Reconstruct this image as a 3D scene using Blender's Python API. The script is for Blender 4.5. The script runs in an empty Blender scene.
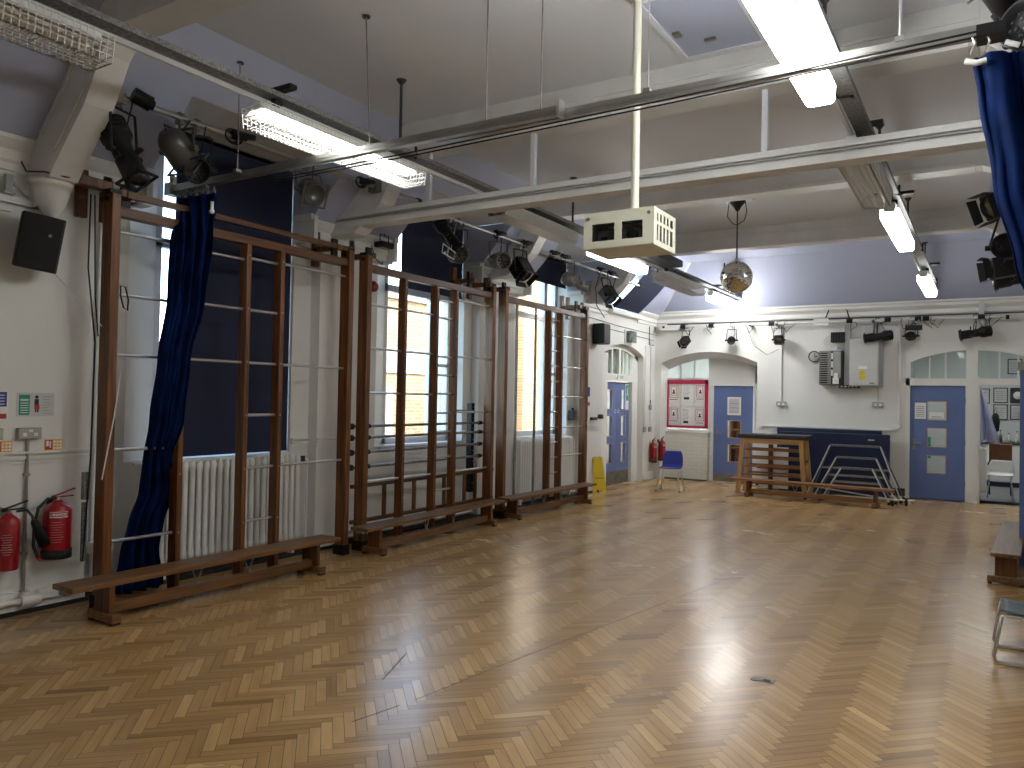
import bpy, math, random
from mathutils import Vector, Matrix
random.seed(7)
sc = bpy.context.scene
COL = sc.collection
PI = math.pi
V = Vector

# ---------------------------------------------------------------- materials
def _mat(name):
    m = bpy.data.materials.new(name); m.use_nodes = True
    nt = m.node_tree; b = nt.nodes['Principled BSDF']
    return m, nt, b
def paint(name, c, rough=0.5, var=0.04, scale=3.0, metal=0.0, bump=0.0, bscale=60, spec=0.5, c2=None, coat=0.0):
    m, nt, b = _mat(name)
    tc = nt.nodes.new('ShaderNodeTexCoord'); nz = nt.nodes.new('ShaderNodeTexNoise')
    nz.inputs['Scale'].default_value = scale; nz.inputs['Detail'].default_value = 5
    nt.links.new(tc.outputs['Object'], nz.inputs['Vector'])
    rp = nt.nodes.new('ShaderNodeValToRGB')
    a = [max(0, x * (1 - var)) for x in c]; d = list(c2) if c2 else [min(1, x * (1 + var)) for x in c]
    rp.color_ramp.elements[0].position = 0.35; rp.color_ramp.elements[1].position = 0.65
    rp.color_ramp.elements[0].color = (*a, 1); rp.color_ramp.elements[1].color = (*d, 1)
    nt.links.new(nz.outputs['Fac'], rp.inputs['Fac']); nt.links.new(rp.outputs['Color'], b.inputs['Base Color'])
    b.inputs['Roughness'].default_value = rough; b.inputs['Metallic'].default_value = metal
    b.inputs['Specular IOR Level'].default_value = spec; b.inputs['Coat Weight'].default_value = coat
    if bump > 0:
        n2 = nt.nodes.new('ShaderNodeTexNoise'); n2.inputs['Scale'].default_value = bscale
        nt.links.new(tc.outputs['Object'], n2.inputs['Vector'])
        bp = nt.nodes.new('ShaderNodeBump'); bp.inputs['Strength'].default_value = bump; bp.inputs['Distance'].default_value = 0.01
        nt.links.new(n2.outputs['Fac'], bp.inputs['Height']); nt.links.new(bp.outputs['Normal'], b.inputs['Normal'])
    return m
def wood(name, c1, c2, axis=2, rough=0.42, coat=0.08):
    m, nt, b = _mat(name)
    tc = nt.nodes.new('ShaderNodeTexCoord'); mp = nt.nodes.new('ShaderNodeMapping')
    s = [22, 22, 22]; s[axis] = 1.2
    mp.inputs['Scale'].default_value = s
    nz = nt.nodes.new('ShaderNodeTexNoise'); nz.inputs['Scale'].default_value = 1.6; nz.inputs['Detail'].default_value = 6
    nt.links.new(tc.outputs['Object'], mp.inputs['Vector']); nt.links.new(mp.outputs['Vector'], nz.inputs['Vector'])
    rp = nt.nodes.new('ShaderNodeValToRGB'); rp.color_ramp.elements[0].position = 0.3; rp.color_ramp.elements[1].position = 0.7
    rp.color_ramp.elements[0].color = (*c1, 1); rp.color_ramp.elements[1].color = (*c2, 1)
    nt.links.new(nz.outputs['Fac'], rp.inputs['Fac']); nt.links.new(rp.outputs['Color'], b.inputs['Base Color'])
    b.inputs['Roughness'].default_value = rough; b.inputs['Coat Weight'].default_value = coat
    b.inputs['Coat Roughness'].default_value = 0.2
    return m
def emit(name, c, s):
    m, nt, b = _mat(name)
    b.inputs['Base Color'].default_value = (0.8, 0.8, 0.8, 1)
    b.inputs['Emission Color'].default_value = (*c, 1); b.inputs['Emission Strength'].default_value = s
    nz = nt.nodes.new('ShaderNodeTexNoise'); nz.inputs['Scale'].default_value = 2
    mr = nt.nodes.new('ShaderNodeMapRange'); mr.inputs['To Min'].default_value = 0.3; mr.inputs['To Max'].default_value = 0.5
    nt.links.new(nz.outputs['Fac'], mr.inputs['Value']); nt.links.new(mr.outputs['Result'], b.inputs['Roughness'])
    return m
def glass(name, tint=(0.95, 0.98, 0.98), refl=0.12, rough=0.02):
    m = bpy.data.materials.new(name); m.use_nodes = True; nt = m.node_tree; nt.nodes.clear()
    o = nt.nodes.new('ShaderNodeOutputMaterial'); mx = nt.nodes.new('ShaderNodeMixShader')
    t = nt.nodes.new('ShaderNodeBsdfTransparent'); g = nt.nodes.new('ShaderNodeBsdfGlossy')
    t.inputs['Color'].default_value = (*tint, 1); g.inputs['Roughness'].default_value = rough
    fr = nt.nodes.new('ShaderNodeLayerWeight'); fr.inputs['Blend'].default_value = 0.5
    pw = nt.nodes.new('ShaderNodeMath'); pw.operation = 'POWER'; pw.inputs[1].default_value = 5; nt.links.new(fr.outputs['Facing'], pw.inputs[0])
    mu = nt.nodes.new('ShaderNodeMath'); mu.operation = 'ADD'; mu.inputs[1].default_value = refl * 0.2; mu.use_clamp = True
    nt.links.new(pw.outputs[0], mu.inputs[0]); nt.links.new(mu.outputs[0], mx.inputs['Fac'])
    nt.links.new(t.outputs[0], mx.inputs[1]); nt.links.new(g.outputs[0], mx.inputs[2]); nt.links.new(mx.outputs[0], o.inputs['Surface'])
    return m
def brick(name, c1, c2, mortar, sc_=1.0, axes='yz'):
    m, nt, b = _mat(name)
    tc = nt.nodes.new('ShaderNodeTexCoord'); sp = nt.nodes.new('ShaderNodeSeparateXYZ'); cb = nt.nodes.new('ShaderNodeCombineXYZ')
    nt.links.new(tc.outputs['Object'], sp.inputs[0])
    nt.links.new(sp.outputs['XYZ'.index(axes[0].upper())], cb.inputs[0]); nt.links.new(sp.outputs['XYZ'.index(axes[1].upper())], cb.inputs[1])
    bt = nt.nodes.new('ShaderNodeTexBrick'); bt.inputs['Scale'].default_value = sc_
    bt.inputs['Brick Width'].default_value = 0.225; bt.inputs['Row Height'].default_value = 0.075; bt.inputs['Mortar Size'].default_value = 0.008
    bt.inputs['Color1'].default_value = (*c1, 1); bt.inputs['Color2'].default_value = (*c2, 1); bt.inputs['Mortar'].default_value = (*mortar, 1)
    nt.links.new(cb.outputs[0], bt.inputs['Vector']); nt.links.new(bt.outputs['Color'], b.inputs['Base Color'])
    bp = nt.nodes.new('ShaderNodeBump'); bp.inputs['Strength'].default_value = 0.4; bp.inputs['Distance'].default_value = 0.005; bp.invert = True
    nt.links.new(bt.outputs['Fac'], bp.inputs['Height']); nt.links.new(bp.outputs['Normal'], b.inputs['Normal'])
    b.inputs['Roughness'].default_value = 0.8 if name.startswith('brick') else 0.45
    return m
M = {}
M['wall'] = paint('wall_paint', (0.72, 0.72, 0.69), 0.42, 0.025, 1.2, bump=0.05, bscale=30)
M['trimw'] = paint('gloss_white', (0.75, 0.75, 0.72), 0.28, 0.02, 2)
M['ceil'] = paint('ceiling_paint', (0.64, 0.66, 0.70), 0.6, 0.03, 1)
M['lilac'] = paint('lilac_paint', (0.37, 0.40, 0.52), 0.55, 0.03, 1)
M['beam'] = paint('beam_paint', (0.62, 0.62, 0.60), 0.5, 0.05, 4)
M['wood'] = wood('dark_varnish_wood', (0.034, 0.010, 0.002), (0.23, 0.078, 0.012))
M['wood_y'] = wood('dark_varnish_wood_long', (0.035, 0.012, 0.003), (0.15, 0.055, 0.012), axis=1)
M['bench'] = wood('bench_wood', (0.09, 0.038, 0.012), (0.24, 0.11, 0.036), axis=1, rough=0.4)
M['bench_x'] = wood('bench_wood_cross', (0.18, 0.075, 0.022), (0.38, 0.17, 0.05), axis=0, rough=0.4)
M['pine'] = wood('golden_pine', (0.42, 0.22, 0.07), (0.62, 0.36, 0.13), axis=2)
M['pine_x'] = wood('golden_pine_cross', (0.42, 0.22, 0.07), (0.62, 0.36, 0.13), axis=0)
M['steel'] = paint('brushed_steel', (0.62, 0.62, 0.60), 0.28, 0.05, 8, metal=1.0)
M['dsteel'] = paint('dull_steel', (0.30, 0.29, 0.26), 0.42, 0.15, 10, metal=1.0)
M['alu'] = paint('aluminium', (0.42, 0.42, 0.40), 0.33, 0.06, 8, metal=1.0)
M['galv'] = paint('galvanised', (0.20, 0.20, 0.195), 0.55, 0.35, 60, metal=0.6)
M['black'] = paint('black_metal', (0.006, 0.006, 0.007), 0.5, 0.2, 12, spec=0.35)
M['gun'] = paint('gunmetal', (0.10, 0.10, 0.095), 0.4, 0.1, 9, metal=0.4)
M['rubber'] = paint('black_rubber', (0.01, 0.01, 0.01), 0.7, 0.2, 12)
M['charcoal'] = paint('charcoal_plastic', (0.03, 0.032, 0.035), 0.5, 0.1, 9)
M['grey'] = paint('grey_plastic', (0.33, 0.34, 0.34), 0.5, 0.05, 9)
M['lgrey'] = paint('light_grey_metal', (0.55, 0.56, 0.55), 0.45, 0.03, 5)
M['white'] = paint('white_plastic', (0.78, 0.78, 0.75), 0.35, 0.02, 5)
M['cream'] = paint('cream_metal', (0.60, 0.60, 0.49), 0.4, 0.03, 5)
M['navy'] = paint('navy_blind', (0.008, 0.013, 0.044), 0.75, 0.08, 2, bump=0.08, bscale=400)
M['navymat'] = paint('navy_vinyl', (0.004, 0.013, 0.050), 0.5, 0.08, 4)
M['velvet'] = paint('blue_velvet', (0.001, 0.009, 0.052), 0.85, 0.35, 7, bump=0.15, bscale=90, spec=0.08)
M['bluedoor'] = paint('blue_door_paint', (0.125, 0.18, 0.385), 0.4, 0.04, 3)
M['bluechair'] = paint('blue_chair_plastic', (0.008, 0.018, 0.23), 0.35, 0.05, 5)
M['greychair'] = paint('grey_chair_plastic', (0.085, 0.11, 0.13), 0.4, 0.05, 5)
M['red'] = paint('red_enamel', (0.33, 0.005, 0.012), 0.22, 0.05, 5, coat=0.5)
M['redsign'] = paint('red_print', (0.45, 0.03, 0.03), 0.5)
M['crimson'] = paint('crimson_board_frame', (0.48, 0.012, 0.07), 0.5, 0.08, 6)
M['yellow'] = paint('yellow_plastic', (0.75, 0.55, 0.02), 0.4, 0.05, 5)
M['paper'] = paint('white_paper', (0.80, 0.80, 0.78), 0.7, 0.02, 9)
M['greyprint'] = paint('grey_print', (0.30, 0.31, 0.33), 0.7, 0.05, 9)
M['pink'] = paint('pink_print', (0.50, 0.12, 0.16), 0.7, 0.1, 25)
M['ink'] = paint('black_ink', (0.02, 0.02, 0.025), 0.7, 0.05, 9)
M['green'] = paint('green_print', (0.01, 0.26, 0.17), 0.5, 0.05, 9)
M['maroon'] = paint('dark_red_cable', (0.13, 0.012, 0.012), 0.5)
M['bluep'] = paint('blue_print', (0.02, 0.05, 0.28), 0.5, 0.05, 9)
M['orange'] = paint('orange_print', (0.75, 0.38, 0.02), 0.5, 0.05, 9)
M['cardboard'] = paint('brown_cardboard', (0.20, 0.075, 0.03), 0.7, 0.08, 9)
M['lavcloth'] = paint('lavender_cloth', (0.52, 0.53, 0.76), 0.85, 0.05, 9)
M['greencup'] = paint('pale_green_wall', (0.60, 0.63, 0.61), 0.6, 0.03, 3)
M['lino'] = paint('grey_lino', (0.20, 0.215, 0.23), 0.35, 0.05, 6)
M['worktop'] = paint('dark_worktop', (0.03, 0.03, 0.035), 0.3, 0.1, 20)
M['brass'] = paint('brass_edge', (0.30, 0.23, 0.12), 0.4, 0.1, 20, metal=0.8)
M['glass'] = glass('window_glass')
M['gglass'] = glass('grey_glass', (0.55, 0.60, 0.58), 0.3)
M['wbrick'] = brick('painted_brick', (0.66, 0.66, 0.59), (0.68, 0.67, 0.61), (0.60, 0.60, 0.54), axes='xz')
M['wbricky'] = brick('painted_brick_side', (0.70, 0.69, 0.64), (0.71, 0.70, 0.65), (0.66, 0.65, 0.60), axes='yz')
M['brick'] = brick('brick_yellow', (0.48, 0.26, 0.10), (0.58, 0.36, 0.16), (0.60, 0.50, 0.36), axes='yz')
M['brickr'] = brick('brick_red', (0.42, 0.13, 0.07), (0.50, 0.18, 0.09), (0.50, 0.42, 0.34), axes='yz')
M['stone'] = paint('pale_stone', (0.62, 0.54, 0.46), 0.8, 0.05, 3)
M['tarmac'] = paint('tarmac', (0.12, 0.12, 0.12), 0.9, 0.1, 8)
M['tube'] = emit('fluorescent_on', (1.0, 1.0, 0.97), 8.5)
M['diff_on'] = emit('diffuser_on', (1.0, 1.0, 0.97), 22)
M['tube_off'] = paint('fluorescent_off', (0.80, 0.80, 0.78), 0.25, 0.01, 5)
M['opal'] = paint('opal_diffuser', (0.86, 0.87, 0.85), 0.25, 0.02, 8, spec=0.6)
M['prism'] = paint('prismatic_diffuser', (0.55, 0.56, 0.53), 0.3, 0.12, 60, bump=0.2, bscale=200)
M['diff_dim'] = emit('diffuser_dim', (1.0, 1.0, 0.98), 4.5)
M['room_lamp'] = emit('room_lamp', (1.0, 0.99, 0.97), 50)
M['kitchen_lamp'] = emit('kitchen_lamp', (1.0, 0.99, 0.97), 22)
M['led'] = paint('led_lens', (0.05, 0.055, 0.06), 0.25, 0.1, 30, metal=0.3)
M['lens'] = paint('glass_lens', (0.05, 0.055, 0.05), 0.06, 0.1, 10, metal=0.9)
M['lens_b'] = paint('brown_lens', (0.16, 0.13, 0.08), 0.15, 0.1, 10, metal=0.5)
M['mirror'] = paint('mirror_tile', (0.78, 0.74, 0.68), 0.08, 0.05, 30, metal=1.0)
M['floordark'] = paint('floor_gap', (0.05, 0.025, 0.012), 0.6, 0.1, 9)
M['coppercable'] = paint('orange_cable', (0.5, 0.13, 0.05), 0.5)

def floor_mat():
    m, nt, b = _mat('herringbone_oak'); N = nt.nodes; L = nt.links
    at = N.new('ShaderNodeAttribute'); at.attribute_name = 'tint'; at.attribute_type = 'GEOMETRY'
    uv = N.new('ShaderNodeUVMap'); uv.uv_map = 'UVMap'
    mp = N.new('ShaderNodeMapping'); mp.inputs['Scale'].default_value = (1.2, 12, 1)
    nz = N.new('ShaderNodeTexNoise'); nz.inputs['Scale'].default_value = 2.4; nz.inputs['Detail'].default_value = 3
    L.new(uv.outputs[0], mp.inputs[0]); L.new(mp.outputs[0], nz.inputs['Vector'])
    rp = N.new('ShaderNodeValToRGB'); e = rp.color_ramp.elements
    e[0].position = 0.0; e[0].color = (0.16, 0.088, 0.038, 1); e[1].position = 1.0; e[1].color = (0.80, 0.55, 0.245, 1)
    q = e.new(0.5); q.color = (0.49, 0.295, 0.118, 1)
    md = N.new('ShaderNodeMath'); md.operation = 'MULTIPLY_ADD'; md.inputs[1].default_value = 0.35; 
    L.new(nz.outputs['Fac'], md.inputs[0]); L.new(at.outputs['Fac'], md.inputs[2]); L.new(md.outputs[0], rp.inputs['Fac'])
    tc = N.new('ShaderNodeTexCoord'); n2 = N.new('ShaderNodeTexNoise'); n2.inputs['Scale'].default_value = 0.9; n2.inputs['Detail'].default_value = 6
    L.new(tc.outputs['Object'], n2.inputs['Vector'])
    mr = N.new('ShaderNodeMapRange'); mr.inputs['From Min'].default_value = 0.3; mr.inputs['From Max'].default_value = 0.7
    mr.inputs['To Min'].default_value = 0.21; mr.inputs['To Max'].default_value = 0.29
    L.new(n2.outputs['Fac'], mr.inputs['Value']); L.new(mr.outputs['Result'], b.inputs['Roughness'])
    L.new(rp.outputs['Color'], b.inputs['Base Color'])
    b.inputs['Specular IOR Level'].default_value = 0.6
    return m
M['floor'] = floor_mat()

# ---------------------------------------------------------------- mesh builder
class MB:
    def __init__(s): s.v = []; s.f = []; s.sm = []
    def add(s, vs, fs, smooth=False):
        o = len(s.v); s.v += [V(a) for a in vs]; s.f += [tuple(i + o for i in f) for f in fs]; s.sm += [smooth] * len(fs); return s
    def box(s, x0, y0, z0, x1, y1, z1):
        x0, x1 = sorted((x0, x1)); y0, y1 = sorted((y0, y1)); z0, z1 = sorted((z0, z1))
        return s.add([(x0,y0,z0),(x1,y0,z0),(x1,y1,z0),(x0,y1,z0),(x0,y0,z1),(x1,y0,z1),(x1,y1,z1),(x0,y1,z1)],
              [(0,3,2,1),(4,5,6,7),(0,1,5,4),(1,2,6,5),(2,3,7,6),(3,0,4,7)])
    def obox(s, c, sz, mat):   # oriented box: centre, size, 3x3 rotation
        c = V(c); a, b, d = sz[0]/2, sz[1]/2, sz[2]/2; vs = []
        for z in (-d, d):
            for x, y in ((-a,-b),(a,-b),(a,b),(-a,b)): vs.append(c + mat @ V((x,y,z)))
        return s.add(vs, [(0,3,2,1),(4,5,6,7),(0,1,5,4),(1,2,6,5),(2,3,7,6),(3,0,4,7)])
    def bar(s, p0, p1, w, h, up=(0,0,1)):  # rectangular bar between points
        p0, p1 = V(p0), V(p1); d = (p1-p0); l = d.length; z = d.normalized(); u = V(up)
        if abs(z.dot(u)) > 0.98: u = V((0,1,0))
        x = u.cross(z).normalized(); y = z.cross(x)
        m = Matrix((x, y, z)).transposed()
        return s.obox((p0+p1)/2, (w, h, l), m)
    def cyl(s, p0, p1, r0, r1=None, n=16, cap=True):
        r1 = r0 if r1 is None else r1; p0, p1 = V(p0), V(p1); z = (p1-p0).normalized()
        u = V((0,0,1)) if abs(z.z) < 0.95 else V((1,0,0)); x = u.cross(z).normalized(); y = z.cross(x); vs = []
        for p, r in ((p0, r0), (p1, r1)):
            for i in range(n):
                a = 2*PI*i/n; vs.append(p + (x*math.cos(a) + y*math.sin(a))*r)
        s.add(vs, [(i, (i+1)%n, n+(i+1)%n, n+i) for i in range(n)], True)
        if cap:
            s.add([vs[i] for i in range(n)], [tuple(reversed(range(n)))]); s.add([vs[n+i] for i in range(n)], [tuple(range(n))])
        return s
    def lathe(s, p0, axis, prof, n=24):   # prof: (dist along axis, radius)
        p0 = V(p0); z = V(axis).normalized(); u = V((0,0,1)) if abs(z.z) < 0.95 else V((1,0,0))
        x = u.cross(z).normalized(); y = z.cross(x); vs = []; k = len(prof)
        for t, r in prof:
            for i in range(n):
                a = 2*PI*i/n; vs.append(p0 + z*t + (x*math.cos(a)+y*math.sin(a))*max(r, 1e-4))
        fs = [(j*n+i, j*n+(i+1)%n, (j+1)*n+(i+1)%n, (j+1)*n+i) for j in range(k-1) for i in range(n)]
        return s.add(vs, fs, True)
    def tube(s, pts, r, n=8, closed=False):
        pts = [V(p) for p in pts]; k = len(pts); vs = []; x = None
        for j, p in enumerate(pts):
            if closed: t = pts[(j+1)%k] - pts[j-1]
            else: t = pts[min(j+1,k-1)] - pts[max(j-1,0)]
            t.normalize()
            if x is None:
                u = V((0,0,1)) if abs(t.z) < 0.9 else V((1,0,0)); x = u.cross(t).normalized()
            else: x = (x - t*x.dot(t)).normalized()
            y = t.cross(x)
            for i in range(n):
                a = 2*PI*i/n; vs.append(p + (x*math.cos(a)+y*math.sin(a))*r)
        fs = [(j*n+i, j*n+(i+1)%n, ((j+1)%k)*n+(i+1)%n, ((j+1)%k)*n+i) for j in range(k if closed else k-1) for i in range(n)]
        s.add(vs, fs, True)
        if not closed:
            s.add(vs[:n], [tuple(reversed(range(n)))]); s.add(vs[-n:], [tuple(range(n))])
        return s
    def sphere(s, c, r, n=16, m=10, sz=1.0):
        return s.lathe(V(c)-V((0,0,r*sz)), (0,0,1), [(r*sz*(1-math.cos(PI*j/m)), r*math.sin(PI*j/m)) for j in range(m+1)], n)
    def prism(s, poly, d):  # poly list of 3d points, extruded by vector d
        poly = [V(p) for p in poly]; d = V(d); n = len(poly)
        nrm = (poly[1]-poly[0]).cross(poly[2]-poly[1])
        if nrm.dot(d) > 0: poly.reverse()
        return s.add(poly + [p+d for p in poly], [tuple(range(n)), tuple(reversed(range(n, 2*n)))] + [(i, n+i, n+(i+1)%n, (i+1)%n) for i in range(n)])
    SPLIT = {'hinge','bracket','rubber_pad','brace','hook_plate','curtain_hook','collar','saddle','lock','plug','tilt_knob','socket','conduit','bracket_iron','hinge_bracket','clamp','cooling_fin','shutter_knob','barn_door','glazing_bar','kick_plate','inner','stone_band','fin','bolt','end_cap','loose_cable','projector_lens','strap','peg','wall_arm','wall_bracket','valve'}
    def islands(s):
        par = list(range(len(s.v)))
        def find(a):
            while par[a] != a: par[a] = par[par[a]]; a = par[a]
            return a
        seen = {}
        for i, v in enumerate(s.v):
            k = (round(v.x, 5), round(v.y, 5), round(v.z, 5))
            if k in seen: par[find(i)] = find(seen[k])
            else: seen[k] = i
        for f in s.f:
            for a in f[1:]: par[find(a)] = find(f[0])
        out = {}
        for f, sm in zip(s.f, s.sm): out.setdefault(find(f[0]), []).append((f, sm))
        res = []
        for fl in out.values():
            m = MB(); mp = {}
            for f, sm in fl:
                for a in f:
                    if a not in mp: mp[a] = len(m.v); m.v.append(s.v[a])
                m.f.append(tuple(mp[a] for a in f)); m.sm.append(sm)
            res.append(m)
        return res
    def build(s, name, mat, parent=None, bevel=0.0, org=None):
        if parent is not None and name in s.SPLIT:
            isl = s.islands()
            if 1 < len(isl) <= 60:
                for m in isl: o = m._build(name, mat, parent, bevel, org)
                return o
        return s._build(name, mat, parent, bevel, org)
    def _build(s, name, mat, parent=None, bevel=0.0, org=None):
        if parent is not None: o0 = V(parent['_o'])
        elif org is not None: o0 = V(org)
        else:
            xs = [v.x for v in s.v]; ys = [v.y for v in s.v]; zs = [v.z for v in s.v]
            o0 = V(((min(xs)+max(xs))/2, (min(ys)+max(ys))/2, min(zs)))
        me = bpy.data.meshes.new(name); me.from_pydata([tuple(v-o0) for v in s.v], [], s.f); me.update()
        me.polygons.foreach_set('use_smooth', s.sm)
        me.materials.append(M[mat] if isinstance(mat, str) else mat)
        o = bpy.data.objects.new(name, me); COL.objects.link(o)
        if parent is not None: o.parent = parent
        else: o.location = o0
        o['_o'] = tuple(o0)
        if bevel > 0:
            b = o.modifiers.new('bevel', 'BEVEL'); b.width = bevel; b.segments = 2; b.limit_method = 'ANGLE'; b.angle_limit = math.radians(40)
            b.harden_normals = False
        return o
def tag(o, label, cat, group=None, kind=None):
    o['label'] = label; o['category'] = cat
    if group: o['group'] = group
    if kind: o['kind'] = kind
    return o
def thing(name, loc, label, cat, group=None):
    o = bpy.data.objects.new(name, None); COL.objects.link(o); o.location = loc; o['_o'] = tuple(loc)
    o.empty_display_size = 0.1
    return tag(o, label, cat, group)
def struct(o, label=None):
    o['kind'] = 'structure'
    if label: o['label'] = label
    return o
def sthing(name, loc):
    o = bpy.data.objects.new(name, None); COL.objects.link(o); o.location = loc; o['_o'] = tuple(loc); o['kind'] = 'structure'; return o
def text(name, body, size, pos, right, up, mat, parent, ext=0.0006):
    c = bpy.data.curves.new(name, 'FONT'); c.body = body; c.size = size; c.align_x = 'CENTER'; c.align_y = 'CENTER'; c.extrude = ext
    t = bpy.data.objects.new(name, c); COL.objects.link(t); bpy.context.view_layer.update()
    me = bpy.data.meshes.new_from_object(t.evaluated_get(bpy.context.evaluated_depsgraph_get()))
    bpy.data.objects.remove(t); r = V(right).normalized(); u = V(up).normalized(); n = r.cross(u)
    me.transform(Matrix((r, u, n)).transposed().to_4x4()); me.transform(Matrix.Translation(V(pos)-V(parent['_o'])))
    me.materials.clear(); me.materials.append(M[mat])
    o = bpy.data.objects.new(name, me); COL.objects.link(o); o.parent = parent; o['_o'] = parent['_o']; return o
def rowmesh(n, fn):
    b = MB()
    for i in range(n): fn(b, i)
    return b

# ---------------------------------------------------------------- camera
def cam():
    c = bpy.data.cameras.new('camera'); o = bpy.data.objects.new('camera', c); COL.objects.link(o)
    c.sensor_width = 36; c.lens = 774.19*36/1024; c.clip_start = 0.05; c.clip_end = 200
    yaw, pi_, ro = 0.5527, 0.0186, 0.0190
    f = V((-math.sin(yaw)*math.cos(pi_), math.cos(yaw)*math.cos(pi_), math.sin(pi_)))
    r = V((math.cos(yaw), math.sin(yaw), 0)); u = r.cross(f)
    r2 = r*math.cos(ro) + u*math.sin(ro); u2 = -r*math.sin(ro) + u*math.cos(ro)
    o.matrix_world = Matrix((r2, u2, -f)).transposed().to_4x4(); o.location = (0, 0, 1.6)
    sc.camera = o
cam()
SKY, SUN, EXPO = 0.75, 1.5, 1.1
# ================================================================ SETTING
XL, XB, D, D2 = -5.87, -6.0, 15.12, 15.55
ZC, ZH = 3.41, 4.25
XR = 1.0; YF = -2.6
XS = -4.86               # where the left slope meets the flat ceiling
def slope_x(z): return z - 9.11

# ---- floor: herringbone blocks, one mesh
def build_floor():
    L, W = 0.30, 0.054; g = 0.0013; s2 = math.sqrt(0.5)
    vs = []; fs = []; tint = []; uvs = []
    def rot(u, v): return ((u - v)*s2, (u + v)*s2)        # diagonal (1,1) runs along +y
    def clipq(q):
        x0, x1, y0, y1 = -6.34, 1.15, YF, D2+0.1
        def cl(poly, ax, val, keep_gt):
            out = []
            for i in range(len(poly)):
                a, b = poly[i-1], poly[i]
                ia = (a[ax] >= val) == keep_gt or a[ax] == val; ib = (b[ax] >= val) == keep_gt or b[ax] == val
                if ia != ib:
                    t = (val-a[ax])/(b[ax]-a[ax]); out.append(tuple(a[k]+(b[k]-a[k])*t for k in range(4)))
                if ib: out.append(b)
            return out
        for ax, val, k in ((0,x0,True),(0,x1,False),(1,y0,True),(1,y1,False)):
            q = cl(q, ax, val, k)
            if len(q) < 3: return None
        return q
    rnd = random.Random(3)
    for m in range(-18, 8):
        ct = rnd.uniform(-0.02, 0.02)
        for k in range(-60, 260):
            for kind in (0, 1):
                if kind == 0: r = (k*W + m*L, k*W - m*L, k*W + L + m*L, k*W + W - m*L)
                else: r = (k*W + L + m*L, k*W + W - L - m*L, k*W + L + W + m*L, k*W + W - m*L)
                ru, rv = rnd.uniform(0, 40), rnd.uniform(0, 40)
                q = []
                for (a, b) in ((r[0]+g, r[1]+g), (r[2]-g, r[1]+g), (r[2]-g, r[3]-g), (r[0]+g, r[3]-g)):
                    x, y = rot(a, b); x, y = x + 0.03, y
                    uu, vv = (a-r[0], b-r[1]) if kind == 0 else (b-r[1], a-r[0])
                    q.append((x, y, uu+ru, vv+rv))
                cx = sum(p[0] for p in q)/4; cy = sum(p[1] for p in q)/4
                if cx < -6.8 or cx > 1.5 or cy < YF-0.3 or cy > D2+0.4: continue
                q = clipq(q)
                if not q: continue
                o = len(vs); t = rnd.gauss(0.30, 0.055) + ct + (0.075 if kind else -0.075)  # view-dependent sheen bands painted in: one block direction lighter, the other darker
                if rnd.random() < 0.05: t += 0.17
                if rnd.random() < 0.05: t -= 0.13
                for p in q: vs.append((p[0], p[1], 0.0)); tint.append(t); uvs.append((p[2], p[3]))
                fs.append(tuple(range(o, o+len(q))))
    me = bpy.data.meshes.new('floor'); me.from_pydata(vs, [], fs); me.update()
    a = me.attributes.new('tint', 'FLOAT', 'POINT'); a.data.foreach_set('value', tint)
    uvl = me.uv_layers.new(name='UVMap')
    for lp in me.loops: uvl.data[lp.index].uv = uvs[lp.vertex_index]
    me.materials.append(M['floor'])
    fl = bpy.data.objects.new('floor', me); COL.objects.link(fl); struct(fl, 'worn herringbone oak parquet floor'); fl['_o'] = (0,0,0)
    MB().box(-6.4, YF-0.1, -0.12, 1.2, D2+0.15, -0.003).build('floor_bed', 'floordark', fl)
build_floor()

# ---- left wall with window bays
wins = [(4.10, 5.48), (7.12, 8.47), (10.15, 11.47)]
bays = [(3.35, 5.72), (6.10, 8.66), (9.02, 11.72)]
b = MB()
solid = [(YF, 3.35), (5.72, 6.10), (8.66, 9.02), (11.72, 12.58)]
for y0, y1 in solid: b.box(-6.35, y0, 0, XL, y1, ZC)
b.box(-6.35, 12.58, 2.72, XL, 14.5, 3.30); b.box(-6.35, 14.5, 0, XL, D2+0.1, ZC)
SILL = 1.02
for (y0, y1), (w0, w1) in zip(bays, wins):
    b.box(-6.35, y0, 0, XB, y1, SILL)                      # under the sill
    b.box(-6.35, y0, SILL, XB, w0-0.38, ZC)                # near side
    b.box(-6.35, w1, SILL, XB, y1, ZC)                     # far side
    b.prism([(XB, w0-0.38, SILL), (-6.35, w0-0.38, SILL), (-6.35, w0, SILL), (-6.22, w0, SILL)], (0, 0, 3.9-SILL))  # splay
    b.box(-6.35, w0-0.48, 3.88, XB, w1+0.12, 4.3)          # dormer head
    b.box(-6.35, w0-0.48, ZC, XB, w0-0.38, 3.9); b.box(-6.35, w1, ZC, XB, w1+0.12, 3.9)
    for ya, yb in ((y0, w0-0.27), (w1+0.02, y1)):          # bay soffits beside the window
        b.box(XB-0.02, ya, 3.12, XL, yb, ZC)
wl = struct(b.build('wall_left', 'wall', org=(0,0,0)), 'white painted wall with three window bays and climbing frames')
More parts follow.
